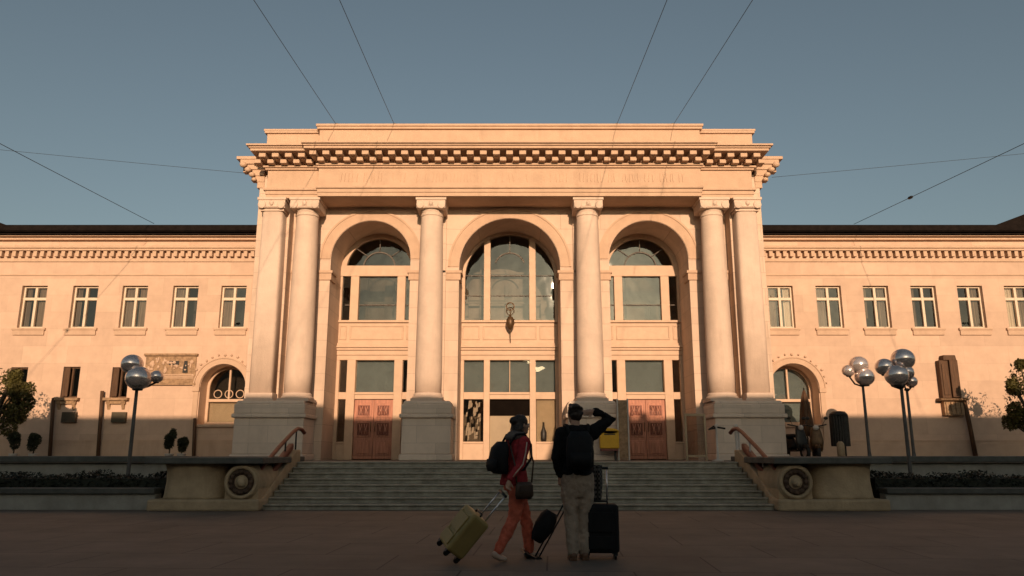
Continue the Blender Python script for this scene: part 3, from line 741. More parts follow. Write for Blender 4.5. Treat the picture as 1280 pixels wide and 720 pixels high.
# ------------------------------------------------------------------ stair cheeks, pedestals, retaining walls, planters
def scroll_cheek(sx, xe, label):
    """xe: x of the stair edge"""
    t = thing('stair_cheek', label, 'stair wall', (xe, 16.9, 0))
    X = lambda v: sx*v
    def bx(m, a, b, y0, y1, z0, z1, tp=0):
        a, b = sorted((X(a), X(b))); m.box(a, b, y0, y1, z0, z1, tp)
    m = MB()      # rounded drum pedestal on a plinth slab
    bx(m, -.02, 2.38, -.10, 1.9, 0, .24)
    o = m.build('foot_slab', PED, t, bevel=.04)
    m = MB(); rs = []
    for z, q in ((.241, 0), (.3, .02), (.6, .05), (.85, .04), (.98, .0)):
        ring = []
        for i in range(36):
            a = 2*PI*i/36; c_, s_ = math.cos(a), math.sin(a)
            ring.append((X(1.55)+(.74-q)*math.copysign(abs(c_)**.62, c_), .86+(.86-q)*math.copysign(abs(s_)**.62, s_), z))
        rs.append(ring)
    m.rings(rs); m.build('drum', PED, t)
    m = MB()      # block that carries the medallion
    m.lathe([(.37, .0), (.39, .03), (.39, 1.5), (.37, 1.55)], (X(.42), .02, .60), 40, ax='y'); bx(m, .06, .78, .06, 1.5, .241, .5); m.build('end_block', PED, t)
    m = MB(); c = (X(.42), -.0, .60)
    m.torus(c, .22, .045); m.lathe([(.22, .02), (.22, .0)], c, 24, ax='y')
    for k in range(12):
        a = 2*PI*k/12; m.ball((c[0]+.22*math.cos(a), -.03, c[2]+.22*math.sin(a)), .055, .035, .045, 8)
    m.build('wreath', WREATH, t)
    m = MB(); m.torus(c, .32, .045); m.build('ring_moulding', PED, t)
    m = MB(); m.lathe([(.20, .02), (.12, -.01), (.08, -.03), (.10, -.05), (.02, -.07)], c, 24, ax='y'); m.ball((c[0]+.03, -.05, c[2]-.03), .07, .05, .07, 10); m.build('boss', PED, t)
    m = MB()      # sloping cheek that climbs beside the steps with a scroll foot
    pts = [(-.05, .0), (3.05, .0), (3.05, 1.30), (2.7, 1.28), (2.2, 1.10), (1.2, .66), (.7, .40), (.35, .26), (.1, .22), (-.05, .18)]
    a, b = sorted((X(.002), X(-.0+.30)))
    m.prism_x(pts, a, b); m.build('cheek_slab', PED, t, bevel=.03)
    m = MB(); bx(m, -.06, 2.48, -.16, 2.05, .985, 1.12); m.build('coping', CAPS, t, bevel=.02)
    return t
scroll_cheek(-1, XL-.02, 'weathered beige stone cheek with round wreath left of the steps')
scroll_cheek(1, XR+.02, 'weathered beige stone cheek with round wreath right of the steps')

def handrail(sx, xe, label):
    t = thing('handrail', label, 'handrail', (xe, 17.0, 0))
    m = MB(); x = sx*.14
    top = [(x, -.05, .62), (x, .1, .74), (x, .5, .93), (x, 1.6, 1.36), (x, 2.7, 1.74), (x-sx*.02, 3.0, 1.83), (x-sx*.06, 3.25, 1.82), (x-sx*.12, 3.35, 1.72)]
    m.tube(top, .05, 10); m.build('rail', RAILW, t, smooth=True)
    m = MB(); m.prism_x([(.0, .42), (.2, .50), (1.5, 1.02), (2.6, 1.46), (2.6, 1.30), (1.5, .86), (.25, .30), (.0, .26)], x-.07, x+.07); m.build('side_panel', RAILW, t, bevel=.03)
    for y, z0, z1 in ((.35, .3, .86), (1.2, .6, 1.2), (2.1, 1.0, 1.52), (3.0, 1.0, 1.8)):
        m = MB(); m.tube([(x, y, z0), (x, y, z1)], .022, 8); m.build('baluster', WHITEP if sx > 0 else IRON, t)
handrail(-1, XL-.04, 'red brown handrail climbing the left edge of the steps')
handrail(1, XR+.04, 'red brown handrail climbing the right edge of the steps')

def planter(sx, x0, x1, side):
    a, b = sorted((sx*x0, sx*x1))
    m = MB(); m.box(a, b, 17.2, 17.5, 0, .34)
    o = m.build('planter_wall', PLANTER, None, bevel=.01)
    tag(o, 'low blue grey stone planter wall ' + side, 'planter wall')
    MB().box(a, b, 17.12, 17.62, .342, .46).build('coping', CAPS, o, bevel=.02)
    m = MB(); m.box(a, b, 17.501, 18.899, .0, .40); so_ = m.build('soil', SOIL, o)
    m = MB(); m.box(a, b, 18.88, 18.899, .0, .99)
    o = m.build('retaining_wall', PLANTER, None); tag(o, 'dark terrace retaining wall behind the hedge ' + side, 'retaining wall')
    MB().box(a-.001*sx, b, 18.72, 19.4, 1.0, 1.14).build('coping', CAPS, o, bevel=.02)
    rnd = random.Random(21+sx); m = MB()
    n = int((b-a)*900)
    for k in range(n):
        x = rnd.uniform(a+.05, b-.05); y = rnd.choice((rnd.uniform(17.7, 17.95), rnd.uniform(17.7, 18.6)))
        zmax = .74+.05*math.sin(x*3.1)+.04*math.sin(x*7.7); z = rnd.uniform(.4, zmax) if y < 17.95 else rnd.uniform(zmax-.15, zmax)
        e = Euler((rnd.uniform(-1, 1), rnd.uniform(-1, 1), rnd.uniform(0, 6.28))).to_matrix(); s_ = rnd.uniform(.025, .05)
        p = Vector((x, y, z)); m.quad(p+e@Vector((-s_, 0, 0)), p+e@Vector((0, -s_*.5, 0)), p+e@Vector((s_, 0, 0)), p+e@Vector((0, s_*.5, 0)))
    m.box(a+.05, b-.05, 17.76, 18.55, .401, .65)
    tag(m.build('hedge', LEAFH), 'dark clipped hedge filling the planter ' + side, 'hedge')
planter(-1, 7.72, 30, 'left of the steps'); planter(1, 8.25, 30, 'right of the steps')
# terrace coping between the cheek and the station on both sides
m = MB(); m.box(-7.7, -5.35, 18.96, 20.4, 1.001, 1.13); tag(m.build('terrace_curb', CAPS, None, bevel=.02), 'dark stone curb at the top left of the steps', 'curb')
m = MB(); m.box(5.80, 8.24, 18.96, 20.4, 1.001, 1.13); tag(m.build('terrace_curb', CAPS, None, bevel=.02), 'dark stone curb at the top right of the steps', 'curb')

# ------------------------------------------------------------------ globe lamps
def lamp(loc, base_z, h, globes, label, lean=0):
    t = thing('globe_lamp', label, 'street lamp', loc, 0, 'globe lamps by the terrace')
    m = MB(); m.lathe([(.10, 0), (.10, .05), (.06, .12), (.045, .25), (.042, h*.6), (.036, h)], (0, 0, 0), 14); m.build('post', POST, t)
    m = MB()
    for (x, y, z, r) in globes: m.tube([(0, 0, h-.06), (x*.6, y*.6, h+.02), (x, y, z-r*.8)], .025, 8)
    m.lathe([(.05, 0), (.08, .03), (.05, .08)], (0, 0, h-.04), 12); m.build('bracket', IRON, t)
    for (x, y, z, r) in globes:
        r *= .94; m = MB(); m.ball((x, y, z), r, r, r*.93, 32); g = m.build('globe', CHROME, t)
        MB().lathe([(r*.35, -r*.98), (r*.4, -r*.9), (r*.38, -r*.84)], (x, y, z), 16).build('collar', IRON, g)
    return t
lamp((-8.86, 18.2, .40), .4, 2.36, [(-.20, .05, 2.90, .27), (.04, -.05, 2.56, .32), (.34, .22, 2.62, .17)], 'globe lamp with three mirrored balls rising from the left hedge')
lamp((9.35, 18.2, .40), .4, 2.36, [(.14, .05, 3.02, .29), (-.12, -.08, 2.62, .29), (-.30, .1, 2.84, .23), (.16, .06, 2.70, .22)], 'tallest globe lamp with mirrored balls rising from the right hedge')
lamp((10.46, 22.6, 1.0), 1.0, 2.20, [(-.06, .0, 2.78, .30), (.06, -.05, 2.42, .30), (-.34, .1, 2.62, .20)], 'globe lamp on the terrace left of the taller right lamp')
lamp((11.75, 22.6, 1.0), 1.0, 2.05, [(-.06, .0, 2.45, .26), (.2, .1, 2.3, .2)], 'globe lamp on the terrace partly hidden behind the tallest lamp')

# ------------------------------------------------------------------ vegetation
def crown(blobs, n, mat, seed, size=.09):
    rnd = random.Random(seed); m = MB()
    for (x, y, z, rx, ry, rz) in blobs:
        for k in range(n):
            while True:
                p = Vector((rnd.uniform(-1, 1), rnd.uniform(-1, 1), rnd.uniform(-1, 1)))
                if .15 < p.length < 1: break
            if rnd.random() < .65: p = p.normalized()*rnd.uniform(.75, 1.08)
            c = Vector((x+p.x*rx, y+p.y*ry, z+p.z*rz)); s_ = size*rnd.uniform(.6, 1.3)
            e = Euler((rnd.uniform(-1.2, 1.2), rnd.uniform(-1.2, 1.2), rnd.uniform(0, 6.28))).to_matrix()
            m.quad(c+e@Vector((-s_, 0, 0)), c+e@Vector((0, -s_*.42, .01)), c+e@Vector((s_, 0, 0)), c+e@Vector((0, s_*.42, .01)))
    return m
def tree(loc, blobs, label, mat, seed, n=640):
    rt = random.Random(seed+5); base_ = list(blobs)
    for k in range(14):
        b = rt.choice(base_); a = rt.uniform(0, 2*PI); q = rt.uniform(-.5, 1)
        s_ = rt.uniform(.12, .24); blobs.append((b[0]+b[3]*1.05*math.cos(a), b[1]+b[4]*.7*math.sin(a), b[2]+b[5]*.9*q, s_, s_, s_*1.3))
    t = thing('tree', label, 'tree', loc)
    m = MB(); m.tube([(0, 0, 0), (.03, 0, .6), (.0, .02, 1.3), (.05, 0, 2.0)], [.10, .08, .06, .03], 8)
    rnd = random.Random(seed)
    for (x, y, z, rx, ry, rz) in blobs: m.tube([(0, 0, .55+rnd.uniform(0, .5)), (x*.5, y*.5, z*.75), (x, y, z)], [.05, .03, .012], 6)
    m.build('trunk', BARK, t)
    crown(blobs, n//2, mat, seed, .062).build('crown', mat, t)
tree((-16.15, 24.0, 1.0), [(-.25, 0, 2.2, .6, .5, .7), (.35, .1, 1.7, .55, .5, .6), (-.1, -.1, 1.2, .7, .5, .5), (.75, 0, 2.1, .28, .3, .3), (.75, .05, 1.45, .3, .3, .35), (-.7, 0, 1.8, .6, .5, .8), (.45, 0, 2.5, .22, .25, .3)], 'leafy olive green tree before the far left wing wall', LEAFA, 31)
tree((16.35, 24.0, 1.0), [(-.1, 0, 2.5, .5, .45, .55), (-.2, 0, 1.8, .6, .5, .6), (.2, 0, 1.2, .6, .5, .5), (.6, 0, 2.0, .6, .5, .9), (-.45, 0, 2.25, .28, .3, .3), (-.35, .1, 1.25, .32, .3, .3)], 'leafy dark green tree before the far right wing wall', LEAFA, 32)
def shrub(loc, w, h, z, label, seed):
    t = thing('potted_shrub', label, 'shrub', loc, 0, 'clipped shrubs in pots on the terrace')
    MB().lathe([(.09, 0), (.13, .18), (.14, .2), (.11, .2)], (0, 0, 0), 16).build('pot', WHITEP, t)
    MB().tube([(0, 0, .18), (0, 0, z)], .02, 6).build('stem', BARK, t)
    rd = random.Random(seed*7); b = [(rd.uniform(-.4, .4)*w, rd.uniform(-.3, .3)*w, z+rd.uniform(-.5, .5)*h, w*rd.uniform(.5, .8), w*.7, h*rd.uniform(.45, .65)) for q in range(4)]; m = crown(b, 330, LEAFB, seed, .045); m.build('foliage', LEAFB, t)
shrub((-16.0, 23.6, 1.0), .32, .36, .62, 'broad dark clipped shrub under the left tree', 1)
shrub((-15.05, 23.6, 1.0), .22, .30, .62, 'dark clipped shrub in pot between the two other left shrubs', 2)
shrub((-14.45, 23.6, 1.0), .18, .32, .60, 'slim dark clipped shrub rightmost of the left group', 3)
shrub((-10.5, 24.0, 1.0), .18, .30, .62, 'pear shaped dark shrub before the left carved panel wall', 4)
shrub((-10.12, 24.0, 1.0), .17, .24, .48, 'low round dark shrub beside the left arched wing window', 5)

# ------------------------------------------------------------------ terrace furniture
def scooter(loc, rz, label, mat, s=1.0):
    t = thing('parked_scooter', label, 'scooter', loc, rz, 'scooters parked by the right arched window')
    for y in (-.55, .55):
        m = MB(); m.torus((0, y, .24), .18, .06, 'x', 24, 8); wv = m.build('wheel', RUBBER, t)
        MB().lathe([(.13, -.03), (.13, .03)], (0, y, .24), 16, ax='x').build('rim', SILV, wv)
    m = MB(); m.stack([(0, .35, .30, .14, .40), (0, .35, .45, .17, .42), (0, .38, .62, .15, .38), (0, .38, .68, .10, .32)]); m.box(-.15, .15, -.35, .2, .26, .32)
    m.stack([(0, -.42, .30, .16, .07), (0, -.40, .55, .20, .06), (0, -.36, .85, .16, .06), (0, -.32, 1.0, .12, .07)]); m.stack([(0, -.55, .36, .09, .22), (0, -.55, .47, .06, .15)])
    m.build('body', mat, t)
    m = MB(); m.stack([(0, .30, .685, .13, .38), (0, .30, .74, .15, .40), (0, .32, .80, .11, .34)]); m.build('seat', BLACKB, t, smooth=True)
    m = MB(); m.tube([(-.33, -.22, 1.08), (-.15, -.30, 1.04), (0, -.34, 1.0), (.15, -.30, 1.04), (.33, -.22, 1.08)], .022, 8); m.build('handlebar', IRON, t)
    MB().ball((0, -.41, .98), .09, .06, .08, 14).build('headlight', WHITEP, t)
    for sx in (-1, 1):
        m = MB(); m.tube([(sx*.2, -.3, 1.05), (sx*.3, -.32, 1.22)], .008, 6); m.ball((sx*.32, -.32, 1.27), .07, .02, .05, 10); m.build('mirror', IRON, t)
scooter((8.85, 24.1, 1.0), R(12), 'dark scooter parked under the right arched window, nearer the steps', IRON)
scooter((9.55, 24.2, 1.0), R(-16), 'brown scooter parked between the dark scooter and the litter bin', BRONZE)
# covered tall items behind the scooters: a draped parasol
t = thing('closed_parasol', 'closed brown parasol standing before the right arched window', 'parasol', (9.62, 25.0, 1.0))
MB().tube([(0, 0, 0), (0, 0, 2.3)], .025, 8).build('pole', IRON, t)
m = MB(); rs = []
for z, r in ((.75, .20), (1.1, .19), (1.6, .15), (2.0, .09), (2.22, .03)):
    rs.append([((r*(1+.22*math.cos(6*a)))*math.cos(a), (r*(1+.22*math.cos(6*a)))*math.sin(a), z) for a in [2*PI*k/36 for k in range(36)]])
m.rings(rs); m.build('canopy', SHUT, t)
MB().lathe([(.26, 0), (.26, .06), (.08, .10)], (0, 0, 0), 18).build('base', PED, t)
t = thing('litter_bin', 'tall dark ribbed litter bin on a post right of the scooters', 'litter bin', (10.25, 24.0, 1.0))
MB().tube([(.12, 0, 0), (.12, 0, .5)], .04, 8).build('post', IRON, t)
m = MB()
for k in range(20):
    a = 2*PI*k/20; c_, s_ = .25*math.cos(a), .22*math.sin(a); m.box(c_-.026, c_+.026, s_-.026, s_+.026, .42, 1.36)
m.lathe([(.22, .42), (.22, 1.33)], (0, 0, 0), 24); m.build('drum', IRON, t)
MB().lathe([(.27, 1.361), (.27, 1.40), (.2, 1.48), (.05, 1.5)], (0, 0, 0), 20).build('lid', PLAST, t)
m = MB(); m.lathe([(.11, 0), (.11, .4), (.10, .5), (.05, .56)], (0, 0, 0), 16)
o = m.build('bollard', PED, None, loc=(9.98, 23.4, 1.0)); tag(o, 'short pale stone bollard in front of the litter bin', 'bollard')
# yellow post box against the right middle plinth
t = thing('post_box', 'yellow post box on a post before the right middle plinth', 'post box', (2.85, 22.15, 1.0))
m = MB(); m.box(-.27, .27, -.14, .14, .34, .86); m.lathe([(.27, -.14), (.27, .14)], (0, 0, .82), 24, ax='y', sy=.35); m.build('box', YEL, t, bevel=.03)
MB().box(-.25, .25, -.13, .13, .27, .338).build('tray', RAILW, t, bevel=.01); MB().box(-.16, .16, -.146, -.141, .72, .75).build('slot', PLAST, t)
MB().box(.14, .20, -.04, .04, 0, .27).build('leg', IRON, t)
# glass screen with steel frame in front of the right door
t = thing('glass_screen', 'steel framed glass screen standing right of the right hand door', 'screen', (5.32, 22.1, 1.0))
m = MB(); m.box(-.30, -.25, -.03, .03, 0, 1.32); m.box(.25, .30, -.03, .03, 0, 1.32); m.box(-.25, .25, -.03, .03, 1.25, 1.32); m.box(-.25, .25, -.03, .03, .1, .16); m.build('frame', PED, t, bevel=.008)
MB().box(-.25, .25, -.006, .006, .16, 1.25).build('pane', GLASS, t)
# pale board standing in for the sunlit side of the right middle plinth
t = thing('plinth_edge_board', 'tall pale board right of the post box, standing in for the sunlit plinth side', 'board', (3.28, 22.3, 1.0))
m = MB(); m.box(-.13, .13, -.04, .04, .06, 1.72); m.build('panel', PANEL, t, bevel=.01)
m = MB(); m.box(.131, .17, -.06, .06, 0, 1.76); m.box(-.17, -.131, -.06, .06, 0, 1.76); m.build('frame', WHITEP, t, bevel=.01)
# steel queue posts at the top of the steps
for x, lb in ((5.75, 'slim steel queue post at the right top of the steps, with belt'), (6.28, 'thick pale queue post beside the right handrail')):
    t = thing('queue_post', lb, 'post', (x-.15, 20.9, 1.0), 0, 'queue posts by the right plinth')
    MB().lathe([(.15, 0), (.15, .03), (.03, .06), (.028 if x < 6 else .05, .9), (.04 if x < 6 else .07, .92), (.05, .98)], (0, 0, 0), 16).build('pole', WHITEP, t)
    if x < 6: MB().tube([(0, 0, .88), (-.2, .0, .84), (-.05, .1, .92), (.25, 0, .86)], .025, 8).build('belt', IRON, t)

# ------------------------------------------------------------------ overhead wires
def wire(a, b, label, r=.008, clamps=()):
    a, b = Vector(a), Vector(b); b = a.lerp(b, (a.y-TB)/(a.y-b.y)) if b.y < 0 else b; pts = []
    for i in range(25):
        f = i/24; p = a.lerp(b, f); p.z -= .10*4*f*(1-f); pts.append(p)
    m = MB(); m.tube(pts, r, 6); o = m.build('overhead_wire', WIREM); tag(o, label, 'wire', 'tram suspension wires')
    if a.z > 11: MB().lathe([(.07, 0), (.05, .03), (.02, .10)], (a.x, a.y-.1, a.z), 10, ax='y').build('anchor', IRON, o)
    for f in clamps:
        p = a.lerp(b, f); p.z -= .4*f*(1-f); d = (b-a).normalized()
        MB().tube([p-d*.12, p-d*.05, p+d*.05, p+d*.12], [.02, .05, .05, .02], 8).build('clamp', IRON, o)
wire((-5.52, 22.7, 11.45), (-7.15, -38, 9.5), 'leftmost of the four wires rising from the station parapet')
wire((-3.67, 22.7, 11.45), (-4.68, -38, 9.5), 'second wire from the left above the station parapet')
wire((3.41, 22.7, 11.45), (4.58, -38, 9.5), 'third wire from the left above the station parapet')
wire((5.21, 22.7, 11.45), (7.36, -38, 9.5), 'rightmost of the four wires rising from the station parapet')
wire((-12.99, 26.6, 9.40), (-18.18, -38, 9.0), 'clamped wire slanting up left from the left wing roof', .009, (.40, .44))
wire((12.55, 26.6, 9.38), (22.44, -38, 9.0), 'clamped wire slanting up right from the right wing roof', .009, (.08, .36, .42))
wire((-8.75, 24, 10.35), (-40, 24, 13.77), 'faint thin wire leaving the left cornice end', .006)
wire((8.75, 24, 10.21), (40, 24, 13.58), 'faint thin wire leaving the right cornice end', .006)
# ------------------------------------------------------------------ unseen row across the square, roofline shaped to set the facade shadow line
SH = math.tan(SUN_AZ); SL = math.tan(SUN_EL)/math.cos(SUN_AZ)
def top(xs, yf, z): return (xs+(yf-TB)*SH, z+(yf-TB)*SL)
def town(x0, x1, h, label, shadow_attics=(), windows=True):
    t = thing('town_house', label, 'building', ((x0+x1)/2, TB, 0), 0, 'houses across the square'); c = (x0+x1)/2
    m = MB(); m.box(x0-c, x1-c, -11, 0, 0, h); m.build('wall', TOWN, t)
    for a, b, z in shadow_attics:
        MB().box(a-c, b-c, -3, -.02, h+.002, z).build('shadow_attic', TOWN, t)  # added roof blocks, sized to place the shadow edge on the facade
    if windows:
        n = max(1, int((x1-x0)/2.6))
        for j in range(3):
            m = MB()
            for i in range(n):
                x = x0-c+(i+.5)*(x1-x0)/n; z = 1.2+j*3.4
                if z+2 < h: m.box(x-.55, x+.55, .002, .05, z, z+1.9)
            m.build('window_row', GLASS, t)
def zt(z, yf=25.2): return z+(yf-TB)*SL
def xt(x, yf=25.2): return x+(yf-TB)*SH
zb = zt(2.34)
gx0, gx1 = xt(-1.72), xt(1.72)  # gap shaped so the sun reaches the middle bay
town(-75, gx0, zb, 'unseen long pale stucco house across the square, left of the gap, roofline shaped for the shadow', [(-74, xt(-8.5, 26), zt(2.45, 27)), (xt(-8.5, 22.4)+.2, xt(-5.95, 22.4), zt(2.85, 22.4)), (xt(-3.4, 22.4), gx0, zt(2.85, 22.4))])
town(gx1, 80, zb, 'unseen long pale stucco house across the square, right of the gap, roofline shaped for the shadow', [(gx1+.05, xt(3.3, 22.4), zt(2.95, 22.4)), (xt(4.3), xt(4.55), zb+.2), (xt(3.75), xt(4.0), zb+.14), (xt(5.95, 22.4), xt(8.4, 22.4), zt(2.05, 22.4)), (xt(8.5, 26)+.1, 79, zt(2.5, 27))])
town(gx0+.002, gx1-.002, zt(.6), 'unseen link block between the long houses, kept low to let the sun through', (), False)

# ------------------------------------------------------------------ luggage
def suitcase(root, w, d, h, mat, handle_h, ribs=0):
    """upright case in local coordinates: x width, y depth, z height; wheels at the back"""
    m = MB(); m.box(-w/2, w/2, -d/2, d/2, .07, h)
    b = m.build('shell', mat, root, bevel=.045)
    b.modifiers['edge'].segments = 4
    m = MB()
    for s_ in (-1, 1):
        m.box(s_*w*.30-.012, s_*w*.30+.012, -d/2-.008, -d/2+.001, .13, h-.06)
    m.box(-w*.36, w*.36, -d/2-.02, -d/2+.001, .12, h*.42); m.box(-w*.36, w*.36, -d/2-.018, -d/2+.001, h*.50, h*.86)
    m.build('front_pocket', mat, root, bevel=.012)
    m = MB(); m.tube([(-.09, 0, h-.01), (-.085, 0, h+.03), (.085, 0, h+.03), (.09, 0, h-.01)], .013, 8); m.build('grip', PLAST, root, smooth=True)
    for s_ in (-1, 1):
        for q in (-1, 1):
            m = MB(); m.lathe([(.035, -.014), (.035, .014)], (s_*(w/2-.05), q*(d/2-.05), .035), 14, ax='x'); m.box(s_*(w/2-.05)-.025, s_*(w/2-.05)+.025, q*(d/2-.05)-.03, q*(d/2-.05)+.03, .045, .085)
            m.build('wheel', PLAST, root)
    if handle_h:
        m = MB(); y = d/2-.05
        for s_ in (-1, 1): m.tube([(s_*.09, y, h-.03), (s_*.09, y, handle_h)], .011, 8)
        m.build('telescopic_tube', SILV, root)
        MB().tube([(-.11, y, handle_h), (.11, y, handle_h)], .017, 8).build('pull_handle', PLAST, root)
s1 = thing('suitcase', 'olive yellow suitcase tilted on its wheels behind the person in red', 'suitcase', (-.66, 9.12, .0), 0)
suitcase(s1, .38, .27, .60, OLIVE, .98)
# lean it: the wheel edge stays on the ground, the handle points up to the hand on the right
s1.rotation_mode = 'QUATERNION'
q1 = Matrix.Rotation(R(40), 4, 'Y') @ Matrix.Rotation(R(-62), 4, 'Z')
s1.rotation_quaternion = q1.to_quaternion(); s1.location = (-.67, 8.98, .10); s1.scale = (.93, .93, .93)
s2 = thing('suitcase', 'upright black suitcase standing beside the person in khaki trousers', 'suitcase', (1.12, 9.36, 0), R(-3))
suitcase(s2, .42, .26, .62, BLACKB, 1.03)
s3 = thing('trolley_bag', 'small black bag strapped to a tilted trolley between the two people', 'trolley bag', (.27, 9.35, .05), 0)
m = MB(); m.stack([(0, 0, .17, .05, .06), (0, 0, .24, .10, .09), (0, 0, .36, .125, .11), (0, 0, .48, .12, .10), (0, 0, .55, .07, .07)]); m.build('bag', BLACKB, s3, smooth=True)
m = MB()
for q in (-1, 1): m.tube([(q*.05, .11, -.01), (q*.05, .11, .72)], .010, 8)
m.tube([(-.05, .11, .72), (.05, .11, .72)], .014, 8); m.build('trolley_frame', PLAST, s3)
MB().box(-.09, .09, -.09, .12, -.015, .012).build('foot_plate', PLAST, s3, bevel=.006)
for q in (-1, 1): MB().lathe([(.045, -.012), (.045, .012)], (q*.09, .11, -.0), 14, ax='x').build('wheel', RUBBER, s3)
s3.rotation_mode = 'QUATERNION'; s3.rotation_quaternion = (Matrix.Rotation(R(30), 4, 'Y') @ Matrix.Rotation(R(-70), 4, 'Z')).to_quaternion()

# ------------------------------------------------------------------ people
def hand(m, wrist, fdir, side, curl=.6, s=1.0):
    """five bent fingers: fdir is the direction along the palm, side points to the thumb; returns nothing"""
    w0 = Vector(wrist); f = Vector(fdir).normalized(); t = Vector(side); t = (t-f*t.dot(f)).normalized(); nrm = f.cross(t).normalized()
    m.limb([(w0, .024*s), (w0+f*.03*s, .028*s), (w0+f*.075*s, .030*s)], 10)
    m.limb([(w0+f*.035*s+t*.022*s, .018*s), (w0+f*.08*s+t*.024*s, .015*s)], 10); m.limb([(w0+f*.035*s-t*.020*s, .018*s), (w0+f*.078*s-t*.026*s, .014*s)], 10)
    for k, (o, ln) in enumerate(((.030, .070), (.010, .080), (-.011, .074), (-.030, .058))):
        b = w0+f*.08*s+t*o*s; a1 = curl*.6; a2 = curl*1.4
        d1 = f*math.cos(a1)+nrm*math.sin(a1); d2 = f*math.cos(a2)+nrm*math.sin(a2)
        m.limb([(b, .0095*s), (b+d1*ln*.5*s, .009*s), (b+d1*ln*.5*s+d2*ln*.5*s, .0075*s)], 8)
    b = w0+f*.03*s+t*.028*s; d1 = (t*.75+f*.65+nrm*.2).normalized(); d2 = (f*.8+t*.3+nrm*.5).normalized()
    m.limb([(b, .012*s), (b+d1*.035*s, .011*s), (b+d1*.035*s+d2*.03*s, .009*s)], 8)
def head(m, c, f, s=1.0):
    """skull, jaw, nose, ears, neck; c = centre, f = facing direction (horizontal)"""
    c = Vector(c); f = Vector(f).normalized(); r = f.cross(Vector((0, 0, 1))).normalized(); u = Vector((0, 0, 1))
    m.ball(c+u*.02*s, .075*s, .088*s, .095*s, 18); m.limb([(c+f*.035*s-u*.02*s, .066*s), (c+f*.048*s-u*.075*s, .042*s)], 14)
    m.limb([(c+f*.088*s+u*.015*s, .009*s), (c+f*.106*s-u*.018*s, .013*s)], 8); m.limb([(c+f*.085*s-u*.052*s-r*.014*s, .009*s), (c+f*.085*s-u*.052*s+r*.014*s, .009*s)], 8)
    for q in (-1, 1): m.ball(c+r*q*.078*s-u*.005*s, .012*s, .022*s, .032*s, 8)
    m.limb([(c-u*.05*s-f*.02*s, .052*s), (c-u*.17*s-f*.03*s, .058*s)], 14)
def eyes(par, c, f, s=1.0):
    c = Vector(c); f = Vector(f).normalized(); r = f.cross(Vector((0, 0, 1))).normalized(); u = Vector((0, 0, 1))
    m = MB()
    for q in (-1, 1): m.ball(c+f*.086*s+r*q*.03*s+u*.012*s, .012*s, .012*s, .010*s, 8)
    m.build('eye', OPAL, par)
    m = MB(); m.limb([(c+f*.0945*s-u*.053*s-r*.018*s, .004), (c+f*.0945*s-u*.053*s+r*.018*s, .004)], 6); m.build('mouth', RED, par)

# --- person in black with backpack, seen from behind, right hand at the head
P = thing('person', 'person in black jacket and khaki trousers, right elbow raised, hand at head', 'person', (.85, 9.25, 0), R(4))
HC = (-.02, .05, 1.665); HF = (-.35, .94, 0)
sh_l, el_l, wr_l = (-.185, .0, 1.43), (-.25, -.03, 1.15), (-.205, .03, .93)
sh_r, el_r, wr_r = (.185, .0, 1.44), (.42, .06, 1.615), (.215, .04, 1.70)
def legs(m, g=0):
    m.limb([((-.085, 0, .92), .098+g), ((-.09, .01, .72), .088+g), ((-.085, .02, .50), .063+g), ((-.08, .0, .34), .060+g), ((-.075, -.03, .10), .045+g*1.5)])
    m.limb([((.085, 0, .92), .098+g), ((.09, .02, .72), .088+g), ((.08, .03, .50), .063+g), ((.07, .03, .34), .060+g), ((.065, .01, .10), .045+g*1.5)])
m = MB(); head(m, HC, HF)
m.stack([(0, 0, .86, .155, .10), (0, 0, .98, .155, .10), (0, 0, 1.10, .14, .095), (0, 0, 1.25, .16, .105), (0, 0, 1.38, .175, .10), (0, .0, 1.47, .11, .075), (0, .01, 1.52, .055, .055)])
m.limb([(sh_l, .06), (el_l, .042), (wr_l, .028)]); m.limb([(sh_r, .06), (el_r, .042), (wr_r, .028)])
legs(m); hand(m, wr_l, (.05, .1, -1), (0, 1, 0), .9); hand(m, wr_r, (-.95, .05, -.2), (0, -.3, -1), .5)
for x, y in ((-.075, -.03), (.065, .01)): m.limb([((x, y-.02, .05), .035), ((x, y+.14, .03), .03)])
fuse(m.build('body', SKIN, P), .008, 2)
eyes(P, HC, HF)
m = MB(); c = Vector(HC); f = Vector(HF).normalized()
m.ball(c+Vector((0, 0, .045))-f*.018, .086, .095, .085, 18); m.ball(c-f*.045+Vector((0, 0, -.005)), .078, .065, .085, 16)
for k in range(16):
    a = k*2.4; m.ball(c-f*.03+Vector((.07*math.cos(a), .07*math.sin(a), .06+.05*math.sin(k*1.3))), .03, .03, .022, 8)
fuse(m.build('hair', HAIR, P), .009, 2, .012, .03)
m = MB()
m.stack([(0, 0, .955, .185, .135), (0, 0, 1.0, .19, .135), (0, 0, 1.12, .175, .125), (0, -.005, 1.25, .19, .135), (0, -.005, 1.38, .205, .13), (0, .0, 1.47, .14, .105), (0, .01, 1.53, .075, .075)])
m.limb([(sh_l, .088), (el_l, .066), ((-.208, .02, .96), .050)]); m.limb([(sh_r, .092), (el_r, .074), ((.255, .045, 1.69), .056)])
m.limb([((-.10, .0, 1.475), .06), ((.10, .0, 1.48), .06)])
fuse(m.build('jacket', BLACK, P), .010, 3, .032, .07)
m = MB(); legs(m, .016); m.stack([(0, 0, .70, .12, .085), (0, 0, .78, .165, .112), (0, 0, .86, .178, .126), (0, 0, .94, .175, .124), (0, 0, 1.01, .165, .118)])
fuse(m.build('trousers', KHAKI, P), .010, 6, .034, .085)
